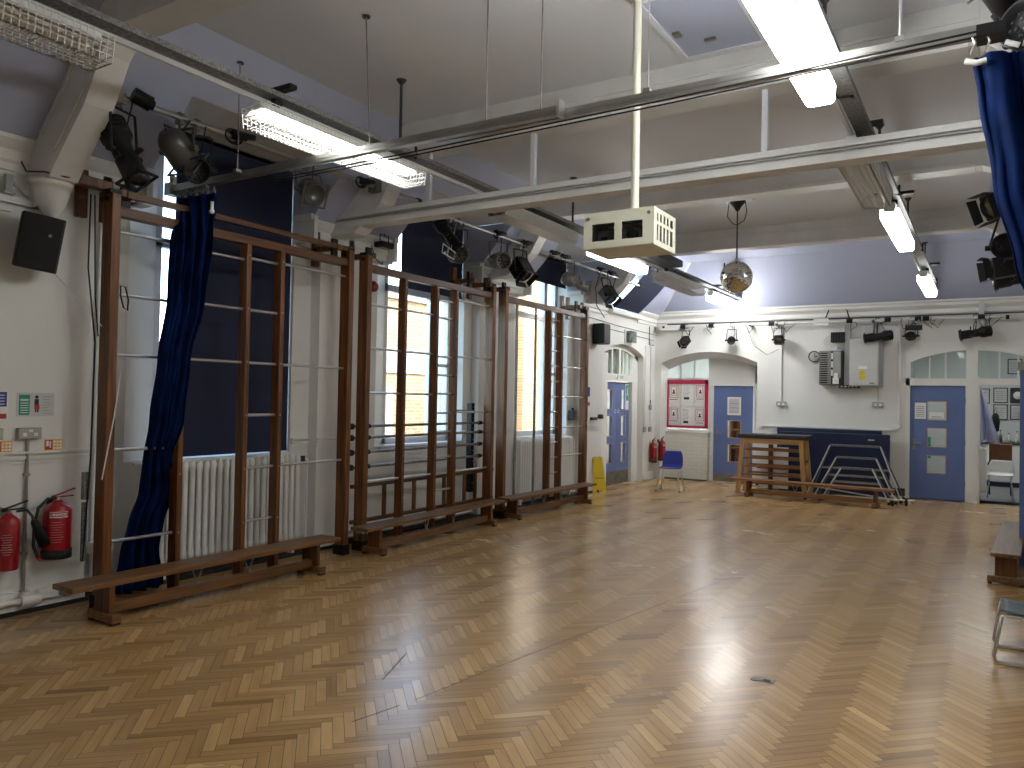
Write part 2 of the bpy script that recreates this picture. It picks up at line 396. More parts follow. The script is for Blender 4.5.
# segmental arch over the double door in the left wall
def arch_fill(yz, yn, z_spring, z_top, zcap, a, bq, depth, axis):
    """solid between a segmental arch curve and a horizontal line zcap; along a..bq."""
    mb = MB(); n = 14; w = bq-a; h = z_top-z_spring; R = (w*w/4+h*h)/(2*h); cz = z_top-R; mid = (a+bq)/2
    for i in range(n):
        t0, t1 = a+w*i/n, a+w*(i+1)/n
        za = cz+math.sqrt(R*R-(t0-mid)**2); zb = cz+math.sqrt(R*R-(t1-mid)**2)
        if axis == 'y': mb.prism([(yz, t0, za), (yz, t1, zb), (yz, t1, zcap), (yz, t0, zcap)], (depth, 0, 0))
        else: mb.prism([(t0, yz, za), (t1, yz, zb), (t1, yz, zcap), (t0, yz, zcap)], (0, depth, 0))
    return mb
arch_fill(XL-0.001, None, 2.47, 2.66, 2.72, 12.58, 14.5, -0.18, 'y').build('door_arch', 'wall', wl)
# window splay reveals are part of the wall; dado moulding and skirting of the left wall
b = MB()
for y0, y1, x in [(YF, 3.35, XL), (5.72, 6.10, XL), (8.66, 9.02, XL), (11.72, 12.5, XL), (14.5, D, XL)] + [(a, w0_-0.39, XB) for (a, c), (w0_, w1_) in zip(bays, wins)] + [(w1_+0.01, c, XB) for (a, c), (w0_, w1_) in zip(bays, wins)]:
    b.box(x, y0, 1.10, x+0.022, y1, 1.125); b.box(x, y0, 1.140, x+0.03, y1, 1.155); b.box(x, y0, 1.07, x+0.014, y1, 1.082)
struct(b.build('trim_1', 'trimw'), 'moulded dado rail along the left wall')
b = MB()
for y0, y1, x in [(YF, 3.35, XL), (5.72, 6.10, XL), (8.66, 9.02, XL), (11.72, 12.5, XL), (14.5, D, XL)] + [(a, c, XB) for a, c in bays]:
    b.box(x, y0, 0.03, x+0.02, y1, 0.16)
struct(b.build('baseboard_left', 'trimw'))
b = MB().box(XB, YF, 0, XL+0.035, 12.5, 0.03)  # black strip painted in for the shadow line under the skirting
struct(b.build('baseboard_left', 'rubber'))
# ---- cornice (stepped moulding) along left wall between dormers and along the back wall
prof = [(0, 3.13), (0.03, 3.13), (0.03, 3.18), (0.05, 3.20), (0.05, 3.27), (0.09, 3.30), (0.12, 3.33), (0.12, 3.37), (0.15, 3.39), (0.15, 3.42), (0, 3.42)]
b = MB()
for y0, y1 in [(YF, 3.71), (5.50, 6.74), (8.49, 9.77), (11.49, 12.70), (14.12, D)]:
    b.prism([(XL+x, y0, z) for x, z in prof], (0, y1-y0, 0))
struct(b.build('trim_2', 'trimw'), 'white cornice along the left wall, broken by the dormers')
b = MB(); b.prism([(XL, D-x, z) for x, z in prof], (XR-XL, 0, 0)); struct(b.build('trim_3', 'trimw'), 'white cornice across the back wall')
b = MB(); b.prism([(XR-x, YF, z) for x, z in prof], (0, D-YF, 0)); struct(b.build('trim_4', 'trimw'), 'white cornice along the right wall')

# ---- back wall
b = MB()
AL, AR = -5.74, -3.80          # alcove
b.box(XL-0.5, D, 0, AL, D+0.25, ZC+0.2); b.box(AR, D, 0, -1.24, D+0.25, ZC+0.2)
b.box(AL, D, 2.65, AR, D+0.25, ZC+0.2); b.box(-1.24, D, 2.70, XR+0.9, D+0.25, ZC+0.2)
b.box(0.75, D, 0, XR+0.9, D+0.25, 2.70)
wb = struct(b.build('wall_back', 'wall', org=(0,0,0)), 'white painted back wall with a shallow arched recess and arched doorway')
arch_fill(D, None, 2.38, 2.60, 2.65, AL, AR, 0.25, 'x').build('recess_arch', 'wall', wb)
def splay_ring(a, bq, zs_, zt_, y0, y1, drop, inset):
    mb = MB(); n = 18
    def zz(a_, b_, s_, t_, x):
        w = b_-a_; h = t_-s_; R_ = (w*w/4+h*h)/(2*h); return t_-R_+math.sqrt(max(0, R_*R_-(x-(a_+b_)/2)**2))
    for i in range(n):
        x0, x1 = a+(bq-a)*i/n, a+(bq-a)*(i+1)/n; u0, u1 = a+inset+(bq-a-2*inset)*i/n, a+inset+(bq-a-2*inset)*(i+1)/n
        p = [(x0, y0, zz(a, bq, zs_, zt_, x0)), (x1, y0, zz(a, bq, zs_, zt_, x1)), (u1, y1, zz(a+inset, bq-inset, zs_-drop, zt_-drop, u1)), (u0, y1, zz(a+inset, bq-inset, zs_-drop, zt_-drop, u0))]
        mb.prism(p, (0, 0, 0.06))
    return mb
splay_ring(AL+0.001, AR-0.001, 2.378, 2.598, D+0.002, D2-0.03, 0.11, 0.03).build('arch_soffit', 'wall', wb)
arch_fill(D, None, 2.40, 2.66, 2.70, -1.24, 0.75, 0.25, 'x').build('doorway_arch', 'wall', wb)
b = MB()   # recess back panel around door 2 and the board window
b.box(-5.95, D2, 0, -4.79, D2+0.12, 1.02); b.box(-4.88, D2, 1.0, -4.79, D2+0.12, 2.62)
b.box(-5.95, D2, 1.0, -5.80, D2+0.12, 2.62)
b.box(-4.79, D2, 1.97, AR+0.1, D2+0.12, 2.65); b.box(-3.94, D2, 0, AR+0.1, D2+0.12, 2.65)
b.box(AL-0.1, D+0.25, 0, AL, D2+0.02, 2.65); b.box(AR, D+0.25, 0, AR+0.1, D2+0.02, 2.65); b.box(AL, D+0.2, 2.6, AR, D2+0.12, 2.7)
b.build('recess_panel', 'wall', wb)
MB().box(AL, D2-0.13, 0, -4.84, D2, 0.96).box(AL, D2-0.145, 0.96, -4.82, D2, 0.985).build('boxed_brick_plinth', 'wbrick', wb)
MB().box(AR, D-0.02, 0.03, -1.24, D, 0.16).box(-5.78, D2-0.15, 0.0, -4.84, D2-0.13, 0.03).build('skirting', 'charcoal', wb)
# picture line on the back wall
MB().box(AR, D-0.012, 1.10, -1.30, D, 1.115).build('dado_line', 'trimw', wb)

# ---- right and front walls (behind and beside the camera)
struct(MB().box(XR, YF, 0, XR+0.2, 8.12, ZC+0.2).box(XR, 9.02, 0, XR+0.2, D, ZC+0.2).box(XR, 8.12, 2.1, XR+0.2, 9.02, ZC+0.2).build('wall_right', 'wall', org=(0,0,0)))
struct(MB().box(-6.4, YF-0.2, 0, XR+0.9, YF, 4.6).build('wall_front', 'wall', org=(0,0,0)))

# ---- ceilings
struct(MB().box(XS-0.1, YF, ZH, XR-0.9, 11.95, ZH+0.08).build('ceiling', 'ceil', org=(0,0,0)), 'flat pale ceiling between the sloping sides')
struct(MB().box(XS-0.1, 11.95, ZH, XR-0.9, 14.3, ZH+0.08).build('ceiling', 'lilac', org=(0,0,0)), 'flat lilac end bay of the ceiling beyond the last truss')
def slope_piece(b, y0, y1, z0, z1):
    a0, a1 = slope_x(z0), slope_x(z1)
    b.prism([(a0, y0, z0), (a1, y0, z1), (a1-0.1, y0, z1+0.02), (a0-0.1, y0, z0+0.02)], (0, y1-y0, 0))
b = MB(); dz = 3.88
cuts = [(w0-0.38, w1) for w0, w1 in wins] + [(12.72, 14.10)]
y = YF
for i, (c0, c1) in enumerate(cuts):
    slope_piece(b, y, c0, 3.34, ZH+0.02)
    slope_piece(b, c0, c1, dz if i < 3 else 4.02, ZH+0.02)
    y = c1
slope_piece(b, y, D+0.1, 3.34, ZH+0.02)
struct(b.build('ceiling', 'lilac', org=(0,0,0)), 'lilac sloping ceiling above the window side')
b = MB(); bl = MB()  # dormer cheeks and soffits
for w0, w1 in wins:
    n0 = w0-0.38; xs = slope_x(dz)
    for yy, t in ((w1-0.006, 0.05), (n0+0.006, -0.05)):
        b.prism([(XB-0.02, yy, 3.12), (XL+0.152, yy, 3.12), (XL+0.152, yy, 3.385), (XB-0.02, yy, 3.385)], (0, t, 0))
        bl.prism([(XB-0.02, yy, 3.385), (XL+0.152, yy, 3.385), (xs-0.012, yy, dz), (XB-0.02, yy, dz)], (0, t, 0))
        b.box(XB, yy-0.03*(1 if t > 0 else -1), 3.34, XL+0.14, yy, 3.40)
    b.box(XB-0.25, n0+0.008, dz, xs-0.012, w1-0.008, dz+0.04)
struct(b.build('wall_left', 'beam', org=(0,0,0)), 'white base mouldings and soffits of the three dormers')
struct(bl.build('wall_left', 'lilac', org=(0,0,0)), 'lilac cheeks of the three dormers')
b = MB()    # back hip slope
b.prism([(-6.0, D-0.03, 3.36), (XR+0.3, D-0.03, 3.36), (XR+0.3, 14.22, ZH+0.02), (-6.0, 14.22, ZH+0.02)], (0, 0.07, 0.07))
struct(b.build('ceiling', 'lilac', org=(0,0,0)), 'lilac sloping ceiling above the back wall')
b = MB(); b.prism([(XR-0.10, YF, 3.34), (XR, YF, 3.36), (XR-0.9, YF, ZH+0.06), (XR-1.01, YF, ZH)], (0, D-YF+0.1, 0))
struct(b.build('ceiling', 'lilac', org=(0,0,0)), 'lilac sloping ceiling above the right wall')
# boxed hips / ribs on ceiling
b = MB()
for x in (-3.44, -1.44, -4.6): b.box(x-0.022, 5.85, 3.46, x+0.022, 5.89, 3.95)
b.bar((-5.75, D-0.03, 3.37), (XS, 14.23, ZH), 0.05, 0.03)
struct(b.build('trim_5', 'ceil'), 'thin boards between the collar and tie beam, and the hip batten')
# ---- trusses: collar, sloping principals, corbels
for i, yt in enumerate((-0.1, 2.95, 5.90, 8.85, 11.85)):
    root = sthing('trim_%d' % (6+i), (XL, yt, 3.0)); root['label'] = 'white boxed roof truss, collar and sloping legs'
    h = 0.10
    b = MB(); b.box(-4.80, yt-h, 3.95, XR-1.07, yt+h, ZH+0.01); b.box(-4.74, yt-h-0.018, 3.942, XR-1.13, yt+h+0.018, 3.985)
    b.box(-4.80, yt-h-0.012, 4.12, XR-1.07, yt+h+0.012, 4.15)
    b.build('collar_beam', 'beam', root, bevel=0.004)
    for sgn, xw in ((1, XL), (-1, XR)):
        z0 = 3.08 if i < 2 else 3.24
        p = [(0, z0), (0.31 if i < 2 else 0.33, z0), (0.37, 3.16 if i < 2 else 3.25), (0.72, 3.52), (0.90, 3.82), (1.0, 3.92), (1.07, 3.95), (1.07, ZH), (1.0, ZH), (0.12, 3.37), (0, 3.37)]
        b = MB(); b.prism([(xw+sgn*x, yt-h, z) for x, z in p], (0, 2*h, 0))
        for o1, o2 in ((0.04, 0.075), (0.20, 0.225)):
            q = [(0.40-o1, 3.20+o1*0.9), (0.72-o1, 3.53+o1*0.9), (0.90-o1, 3.83+o1*0.9), (0.90-o2, 3.83+o2*0.9), (0.72-o2, 3.53+o2*0.9), (0.40-o2, 3.20+o2*0.9)]
            if i < 2: b.prism([(xw+sgn*x, yt-h-0.012, z) for x, z in q], (0, 0.02, 0))
        b.build('sloping_leg', 'beam', root, bevel=0.004)
        if i < 2:
            b = MB()
            b.lathe((xw+sgn*0.15, yt, 2.82), (0,0,1), [(0, 0.01), (0.03, 0.05), (0.10, 0.09), (0.18, 0.115), (0.22, 0.12), (0.22, 0.135), (0.27, 0.14), (0.27, 0.001)], 20)
            b.box(xw, yt-0.08, 2.9, xw+sgn*0.15, yt+0.08, 3.08)
            b.build('corbel', 'trimw', root)
# tie beam with conduit
root = sthing('trim_11', (-2.6, 5.87, 3.31)); root['label'] = 'long white tie beam crossing the hall below the second truss'
MB().box(XL, 5.785, 3.31, XR, 5.95, 3.37).box(XL, 5.794, 3.365, XR, 5.93, 3.46).box(XL, 5.76, 3.40, XR, 5.80, 3.425).build('beam', 'beam', root, bevel=0.004)
MB().tube([(XL, 5.775, 3.385), (XR, 5.775, 3.385)], 0.009, 8).build('conduit', 'grey', root)
# ceiling loft hatch
hs = thing('ceiling_hatch', (-1.75, 5.2, ZH), 'pale blue square loft hatch set in the ceiling above the curtain track', 'hatch')
MB().box(-1.98, 4.75, ZH-0.012, -1.42, 5.68, ZH).build('hatch_panel', 'lilac', hs)
b = MB()
for a in ((-2.03,4.70,-1.98,5.73),(-1.42,4.70,-1.37,5.73),(-1.98,4.70,-1.42,4.75),(-1.98,5.68,-1.42,5.73)): b.box(a[0],a[1],ZH-0.022,a[2],a[3],ZH)
b.build('hatch_frame', 'ceil', hs)
MB().box(-1.95, 5.25, ZH-0.03, -1.90, 5.32, ZH-0.012).box(-1.78, 5.45, ZH-0.03, -1.70, 5.48, ZH-0.012).build('hinge', 'dsteel', hs)

# ================================================================ WINDOWS
for i, (w0, w1) in enumerate(wins):
    root = sthing('window_%d' % (i+1), (-6.2, (w0+w1)/2, SILL)); f = MB()
    x0, x1 = -6.30, -6.22
    f.box(x0, w0, SILL, x1, w0+0.06, dz); f.box(x0, w1-0.06, SILL, x1, w1, dz); f.box(x0, w0, SILL, x1, w1, SILL+0.07); f.box(x0, w0, dz-0.07, x1, w1, dz)
    ym = w0+0.72*(w1-w0); f.box(x0, ym-0.05, SILL, x1, ym+0.05, dz)
    f.box(x0, w0, 2.88, x1, w1, 2.96); f.box(x0+0.02, ym, 2.0, x1, w1, 2.04)
    f.build('window_frame', 'trimw', root)
    MB().box(-6.262, w0+0.05, SILL+0.06, -6.258, w1-0.05, dz-0.06).build('pane', 'glass', root)
    MB().box(-6.23, w0-0.3, SILL-0.03, -5.97, w1+0.03, SILL-0.012).build('window_sill', 'trimw', root)
# sloping roof light above the double door
root = sthing('window_4', (-5.5, 13.4, 3.3)); f = MB()
def sp(y, z, off=0.0): return (slope_x(z)-off, y, z+off*0.7)
for y0, y1, z0, z1 in ((12.72,12.78,3.26,4.02),(14.04,14.10,3.26,4.02),(12.78,14.04,3.26,3.30),(12.78,14.04,3.97,4.02),(13.38,13.43,3.30,3.97)):
    f.prism([sp(y0,z0,0.09), sp(y1,z0,0.09), sp(y1,z1,0.09), sp(y0,z1,0.09)], (-0.04, 0, 0.03))
f.build('window_frame', 'trimw', root)
MB().prism([sp(12.72,3.26,0.11), sp(14.10,3.26,0.11), sp(14.10,4.02,0.11), sp(12.72,4.02,0.11)], (-0.003,0,0.002)).build('pane', 'glass', root)
MB().box(-6.2, 12.70, 3.18, XL+0.13, 14.12, 3.26).build('window_sill', 'trimw', root)
b = MB()
for yy, t in ((12.726, -0.05), (14.094, 0.05)):
    b.prism([sp(yy,3.24), sp(yy,4.04), sp(yy,4.04,0.2), sp(yy,3.24,0.2)], (0, t, 0))
b.build('reveal', 'beam', root)

# ---- roller blinds
def blind(y0, y1, z0, z1, x, label, roll=True):
    r = thing('roller_blind', (x, (y0+y1)/2, z0), label, 'blind', None)
    MB().box(x-0.002, y0, z0, x+0.002, y1, z1).build('blind_cloth', 'navy', r)
    MB().box(x-0.008, y0, z0-0.012, x+0.008, y1, z0+0.012).build('bottom_bar', 'navy', r)
    MB().cyl((x-0.03, y0, z1), (x-0.03, y1, z1), 0.028, n=14).build('roller', 'charcoal', r)
blind(4.16, 5.475, 1.045, 3.84, -6.04, 'full length navy roller blind covering the nearest window to just above the radiator')
blind(7.20, 8.462, 2.93, 3.84, -6.04, 'navy roller blind half lowered over the middle window, brick showing below')
blind(10.20, 11.44, 3.46, 3.84, -6.04, 'navy roller blind rolled nearly to the top of the third window')
r = thing('sloping_blind', (-5.8, 13.3, 3.25), 'slanting navy blind hanging under the roof light above the double doors', 'blind')
b = MB(); n = 12
for k in range(n):
    def pt(i, y): 
        t = i/n; z = 3.29+t*0.66; return (slope_x(z)+0.012+0.03*math.sin(PI*t), y, z)
    b.prism([pt(k,12.90), pt(k,14.05), pt(k+1,14.05), pt(k+1,12.90)], (-0.003, 0, 0.002))
b.build('blind_cloth', 'navy', r)
MB().cyl((slope_x(3.97)+0.02, 12.88, 3.96), (slope_x(3.97)+0.02, 14.06, 3.96), 0.03).build('roller', 'charcoal', r)

# ================================================================ DOORS
def glazed_leaf_y(root, x, y0, y1, z1, slots, nm='door_leaf'):
    """leaf in a wall that runs along y; slots = (ya,yb,za,zb)"""
    b = MB(); ya, yb = slots[0][0], slots[0][1]; xs = x-0.045
    b.box(xs, y0, 0.01, x, ya, z1); b.box(xs, yb, 0.01, x, y1, z1); zp = 0.01
    for s in slots: b.box(xs, ya, zp, x, yb, s[2]); zp = s[3]
    b.box(xs, ya, zp, x, yb, z1)
    lf = b.build(nm, 'bluedoor', root)
    e = MB()
    for s in slots:
        for q in ((s[0]-0.012,s[0],s[2],s[3]),(s[1],s[1]+0.012,s[2],s[3]),(s[0]-0.012,s[1]+0.012,s[2]-0.012,s[2]),(s[0]-0.012,s[1]+0.012,s[3],s[3]+0.012)):
            e.box(x-0.002, q[0], q[2], x+0.008, q[1], q[3])
    e.build('vision_bead', 'pine', lf)
    for s in slots: MB().box(x-0.025, s[0], s[2], x-0.021, s[1], s[3]).build('pane', 'glass', lf)
    return lf
xd = -6.05
root = sthing('door_1', (xd, 13.63, 0)); root['label'] = 'pair of blue doors with slot windows in the left wall'
zs = ((0.42,0.78),(0.93,1.30),(1.44,1.80))
l1 = glazed_leaf_y(root, xd, 13.05, 13.63, 1.95, [(13.18,13.40)+z for z in zs])
l2 = glazed_leaf_y(root, xd, 13.64, 14.22, 1.95, [(13.84,14.04)+z for z in zs])
for l, ya, yb_, yy in ((l1, 13.06, 13.62, 13.56), (l2, 13.65, 14.21, 13.71)):
    MB().box(xd, ya, 0.02, xd+0.004, yb_, 0.26).build('kick_plate', 'dsteel', l)
    MB().box(xd, yy-0.03, 1.36, xd+0.006, yy+0.03, 1.42).build('push_sign', 'paper', l); MB().box(xd+0.006, yy-0.018, 1.37, xd+0.008, yy+0.018, 1.41).build('sign_disc', 'bluep', l)
f = MB()
f.box(-6.12, 12.58, 0, -5.98, 13.04, 2.47); f.box(-6.12, 14.23, 0, -5.99, 14.5, 2.47); f.box(-6.12, 13.04, 1.965, -5.98, 14.23, 2.10)
f.box(-6.10, 13.60, 2.1, -6.0, 13.68, 2.70)
for yy in (13.33, 13.86, 14.04): f.box(-6.08, yy-0.02, 2.1, -6.02, yy+0.02, 2.70)
f.build('door_frame', 'trimw', root)
arch_fill(-5.99, None, 2.36, 2.58, 2.74, 12.58, 14.5, -0.1, 'y').build('arched_head', 'trimw', root)
MB().box(-6.055, 13.04, 2.1, -6.05, 14.23, 2.70).build('fanlight_pane', 'gglass', root)

def glazed_leaf_x(root, y, x0, x1, z1, slots, hx):
    b = MB(); xa, xb = slots[0][0], slots[0][1]; ys = y+0.045
    b.box(x0, y, 0.012, xa, ys, z1); b.box(xb, y, 0.012, x1, ys, z1); zp = 0.012
    for s in slots: b.box(xa, y, zp, xb, ys, s[2]); zp = s[3]
    b.box(xa, y, zp, xb, ys, z1); lf = b.build('door_leaf', 'bluedoor', root)
    e = MB()
    for s in slots:
        for q in ((s[0]-0.012,s[0],s[2],s[3]),(s[1],s[1]+0.012,s[2],s[3]),(s[0]-0.012,s[1]+0.012,s[2]-0.012,s[2]),(s[0]-0.012,s[1]+0.012,s[3],s[3]+0.012)):
            e.box(q[0], y-0.008, q[2], q[1], y+0.002, q[3])
    e.build('vision_bead', 'pine', lf)
    for s in slots: MB().box(s[0], y+0.021, s[2], s[1], y+0.025, s[3]).build('pane', 'glass', lf)
    h = MB().box(hx-0.02, y-0.008, 0.85, hx+0.02, y, 1.03); h.tube([(hx, y-0.008, 0.96), (hx, y-0.05, 0.96), (hx+0.11, y-0.055, 0.96)], 0.009, 8)
    h.build('door_handle', 'dsteel', lf)
    return lf
root = sthing('door_2', (-4.36, D2, 0)); root['label'] = 'blue door with three square windows beside the notice board'
lf = glazed_leaf_x(root, D2-0.01, -4.76, -3.97, 1.935, [(-4.47,-4.22,0.42,0.75),(-4.47,-4.22,0.90,1.23),(-4.47,-4.22,1.36,1.70)], -4.69)
MB().box(-4.75, D2-0.014, 0.02, -3.98, D2-0.010, 0.16).build('kick_plate', 'dsteel', lf)
MB().box(-4.80, D2-0.04, 0, -4.76, D2+0.06, 1.975).box(-3.97, D2-0.04, 0, -3.93, D2+0.06, 1.975).box(-4.83, D2-0.05, 1.935, -3.90, D2+0.06, 1.975).build('door_frame', 'trimw', root)
root = sthing('door_3', (-0.76, D, 0)); root['label'] = 'blue door with three square windows under the arch'
yd = D+0.02
lf = glazed_leaf_x(root, yd, -1.175, -0.345, 1.955, [(-0.90,-0.63,0.46,0.75),(-0.90,-0.63,0.91,1.22),(-0.90,-0.63,1.37,1.68)], -1.11)
for z in (0.3, 1.0, 1.7): MB().cyl((-0.34, yd-0.008, z-0.05), (-0.34, yd-0.008, z+0.05), 0.009).build('hinge', 'dsteel', lf)
f = MB(); f.box(-1.24, D-0.02, 0, -1.18, D+0.14, 2.42); f.box(-0.335, D-0.03, 0, -0.165, D+0.16, 2.62)
f.box(-1.24, D-0.02, 1.96, -0.33, D+0.14, 2.08); f.box(-0.165, D-0.02, 1.98, 0.75, D+0.14, 2.08)
f.box(-0.17, D-0.01, 0, -0.13, D+0.14, 2.1)
for x in (-0.88, -0.64, 0.14, 0.40): f.box(x-0.014, D+0.03, 2.08, x+0.014, D+0.07, 2.6)
f.build('door_frame', 'trimw', root)
arch_fill(D-0.025, None, 2.33, 2.56, 2.70, -1.24, 0.75, 0.1, 'x').build('arched_head', 'trimw', root)
MB().box(-1.2, D+0.05, 2.07, -0.33, D+0.053, 2.6).box(-0.17, D+0.05, 2.07, 0.7, D+0.053, 2.62).build('fanlight_pane', 'glass', root)
# open blue door leaf on the right wall
root = sthing('door_4', (0.26, 9.3, 0)); root['label'] = 'edge of an open blue door by the right wall'
b = MB(); b.bar((0.285, 9.32, 0.01), (0.285, 9.32, 2.05), 0.045, 0.045)
root2 = b.build('lipping', 'bluedoor', root)
MB().prism([(0.31, 9.27, 0.01), (1.0, 8.99, 0.01), (1.02, 9.03, 0.01), (0.33, 9.31, 0.01)], (0, 0, 2.04)).build('door_leaf', 'bluedoor', root)
MB().box(0.24, 9.27, 1.98, 0.30, 9.33, 2.06).build('door_closer', 'dsteel', root)

# ================================================================ ROOMS BEYOND AND OUTSIDE
b = MB()   # kitchen beyond door 3
b.box(-1.5, 15.37, 0, -1.4, 19.2, 3.0); b.box(1.6, 15.37, 0, 1.7, 19.2, 3.0); b.box(-1.5, 19.2, 0, 1.7, 19.3, 3.0)
struct(b.build('wall_kitchen', 'greencup', org=(0,0,0)))
struct(MB().box(-1.5, 15.12, -0.06, 1.7, 19.3, 0.0).build('floor_kitchen', 'lino', org=(0,0,0)))
struct(MB().box(-1.5, 15.3, 2.9, 1.7, 19.3, 3.0).build('ceiling_kitchen', 'trimw', org=(0,0,0)))
struct(MB().box(XR+0.15, 7.6, -0.1, 2.4, 10.2, 0.0).build('floor_sun_block', 'lino', org=(0,0,0)))  # unseen box added past the open door to stop sun leaking in
struct(MB().box(2.4, 7.6, 0, 2.5, 10.2, 2.7).box(XR+0.2, 7.5, 0, 2.5, 7.6, 2.7).box(XR+0.2, 10.2, 0, 2.5, 10.3, 2.7).build('wall_sun_block', 'wall', org=(0,0,0)))
struct(MB().box(XR+0.2, 7.5, 2.7, 2.5, 10.3, 2.8).build('ceiling_sun_block', 'trimw', org=(0,0,0)))
b = MB()   # room beyond recess
b.box(-6.6, 15.6, 0, -6.5, 18.6, 3.0); b.box(-3.6, 15.6, 0, -3.5, 18.6, 3.0); b.box(-6.6, 18.5, 0, -3.5, 18.6, 3.0)
struct(b.build('wall_office', 'greencup', org=(0,0,0)))
struct(MB().box(-6.6, 15.66, -0.06, -3.5, 18.6, 0.0).build('floor_office', 'lino', org=(0,0,0)))
struct(MB().box(-6.6, 15.6, 2.9, -3.5, 18.6, 3.0).build('ceiling_office', 'trimw', org=(0,0,0)))
b = MB()   # lobby beyond door 1
b.box(-7.1, 12.5, 0, -7.0, 15.0, 2.75); b.box(-7.1, 12.5, 0, -6.35, 12.6, 2.75); b.box(-7.1, 14.9, 0, -6.35, 15.0, 2.75)
struct(b.build('wall_lobby', 'wall', org=(0,0,0)))
struct(MB().box(-7.1, 12.5, -0.06, -6.33, 15.0, 0.0).build('floor_lobby', 'lino', org=(0,0,0)))
struct(MB().box(-7.1, 12.5, 2.74, -6.35, 15.0, 2.8).build('ceiling_lobby', 'trimw', org=(0,0,0)))
def room_lamp(x, y, s, lab, z=2.84, m='room_lamp'):
    t = thing('ceiling_panel_light', (x, y, z), lab, 'light')
    MB().box(x-s, y-0.12, z+0.02, x+s, y+0.12, z+0.06).build('housing', 'white', t); MB().box(x-s+0.02, y-0.1, z+0.005, x+s-0.02, y+0.1, z+0.02).build('diffuser', m, t)
room_lamp(-0.1, 17.0, 0.5, 'lit ceiling lamp in the kitchen behind the right hand blue door', m='kitchen_lamp')
room_lamp(-5.0, 17.0, 0.6, 'lit ceiling lamp in the room behind the notice board')
room_lamp(-6.7, 13.7, 0.25, 'lit ceiling lamp in the lobby behind the double doors', 2.655)
# exterior
g = struct(MB().box(-40, -20, -0.5, -6.4, 40, -0.4).build('ground', 'tarmac', org=(0,0,0)))
t = thing('brick_building', (-10.5, 9, -0.4), 'sunlit yellow brick building seen outside through the middle and third windows', 'building')
MB().box(-11.5, 9.4, -0.4, -10.4, 24, 3.62).build('wall', 'brick', t)
MB().box(-10.42, 9.5, 2.08, -10.36, 24, 2.58).box(-10.42, 9.35, 3.6, -10.30, 24, 3.72).build('stone_band', 'stone', t)
MB().box(-10.41, 11.9, -0.3, -10.37, 12.2, 1.8).build('doorway', 'stone', t)
MB().box(-10.9, 16.9, -0.4, -10.1, 21.0, 5.2).build('side_wing', 'brick', t)
MB().prism([(-11.6, 16.5, 5.1), (-10.0, 16.5, 5.1), (-10.8, 16.5, 6.2)], (0, 5, 0)).build('roof', 'stone', t)
t = thing('drain_pipe', (-7.6, 9.0, -0.4), 'white drain pipe outside the middle window', 'pipe')
MB().cyl((-7.4, 9.8, -0.4), (-7.4, 9.8, 4.2), 0.05).build('pipe', 'white', t); MB().cyl((-7.4, 9.8, 2.1), (-7.4, 9.8, 2.25), 0.07).cyl((-7.4, 9.8, 0.6), (-7.4, 9.8, 0.75), 0.07).build('collar', 'white', t)
# ================================================================ CLIMBING FRAMES
PX0, PX1 = -5.60, -5.50
def climbing_frame(y0, y1, inner, rungs, metal, label, wood_in=None, rail=(2.90, 2.975), plates=()):
    r = thing('climbing_frame', (-5.55, (y0+y1)/2, 0), label, 'climbing frame', 'wooden wall climbing frames folded against the window wall')
    for y in (y0, y1):
        p = MB().box(-5.615, y-0.035, 0.02, -5.49, y+0.035, 3.06).build('post', 'wood', r, bevel=0.006)
        MB().box(-5.625, y-0.045, 0, -5.48, y+0.045, 0.10).build('post_foot', 'black', p)
        MB().cyl((-5.55, y-0.05, 3.02), (-5.55, y+0.05, 3.02), 0.02).box(-5.60, y-0.045, 3.06, -5.50, y+0.045, 3.09).build('hinge_bracket', 'black', p)
    for y in inner:
        p = MB().box(PX0, y-0.024, 0.02, PX1, y+0.024, rail[0]).build('upright', 'wood', r, bevel=0.005)
        bb = MB()
        for z in [0.48+0.465*k for k in range(6)]: bb.cyl((PX1-0.001, y, z), (PX1+0.004, y, z), 0.009, n=8)
        bb.build('bolt', 'dsteel', p)
    for y in metal: MB().cyl((-5.55, y, 0.02), (-5.55, y, rail[0]), 0.019, n=12).build('metal_pole', 'dsteel', r)
    MB().box(-5.59, y0+0.03, rail[0], -5.51, y1-0.03, rail[1]).build('top_rail', 'wood_y', r, bevel=0.005)
    for ya, yb, zs in rungs:
        for z in zs: MB().cyl((-5.55, ya, z), (-5.55, yb, z), 0.0135, n=10).build('rung', 'steel', r)
    for yp, yc in plates:
        p = MB().box(XL, yp-0.04, 2.90, XL+0.05, yp+0.04, 3.26).box(XL+0.05, yp-0.03, 3.045, -5.50, yp+0.03, 3.10).build('wall_bracket', 'wood', r, bevel=0.005)
        MB().cyl((XL+0.05, yp-0.05, 3.07), (XL+0.05, yp+0.05, 3.07), 0.018).box(-5.60, yp-0.035, 2.94, -5.57, yp+0.035, 3.16).build('bracket_iron', 'black', p)
    return r
zz = [0.48, 0.945, 1.41, 1.87, 2.335, 2.79]
fr = climbing_frame(3.30, 5.78, [3.89, 4.52, 4.90],
    [(3.33, 3.87, [0.48, 1.16, 1.87, 2.32, 2.79]), (3.91, 4.50, [1.87, 2.335, 2.77]), (4.54, 4.88, zz), (4.92, 5.75, [0.95, 1.87, 2.80])], [],
    'nearest dark wooden climbing frame, tied blue curtain hanging across its left bay', plates=((3.42, 0), (5.62, 0)))
MB().box(-5.72, 3.05, 3.10, -5.62, 3.35, 3.17).box(-5.85, 3.18, 2.90, -5.80, 3.26, 3.26).build('wall_bracket', 'wood', fr, bevel=0.005)
MB().box(-5.56, 3.33, 3.055, -5.51, 5.75, 3.10).build('upper_track', 'wood_y', fr)
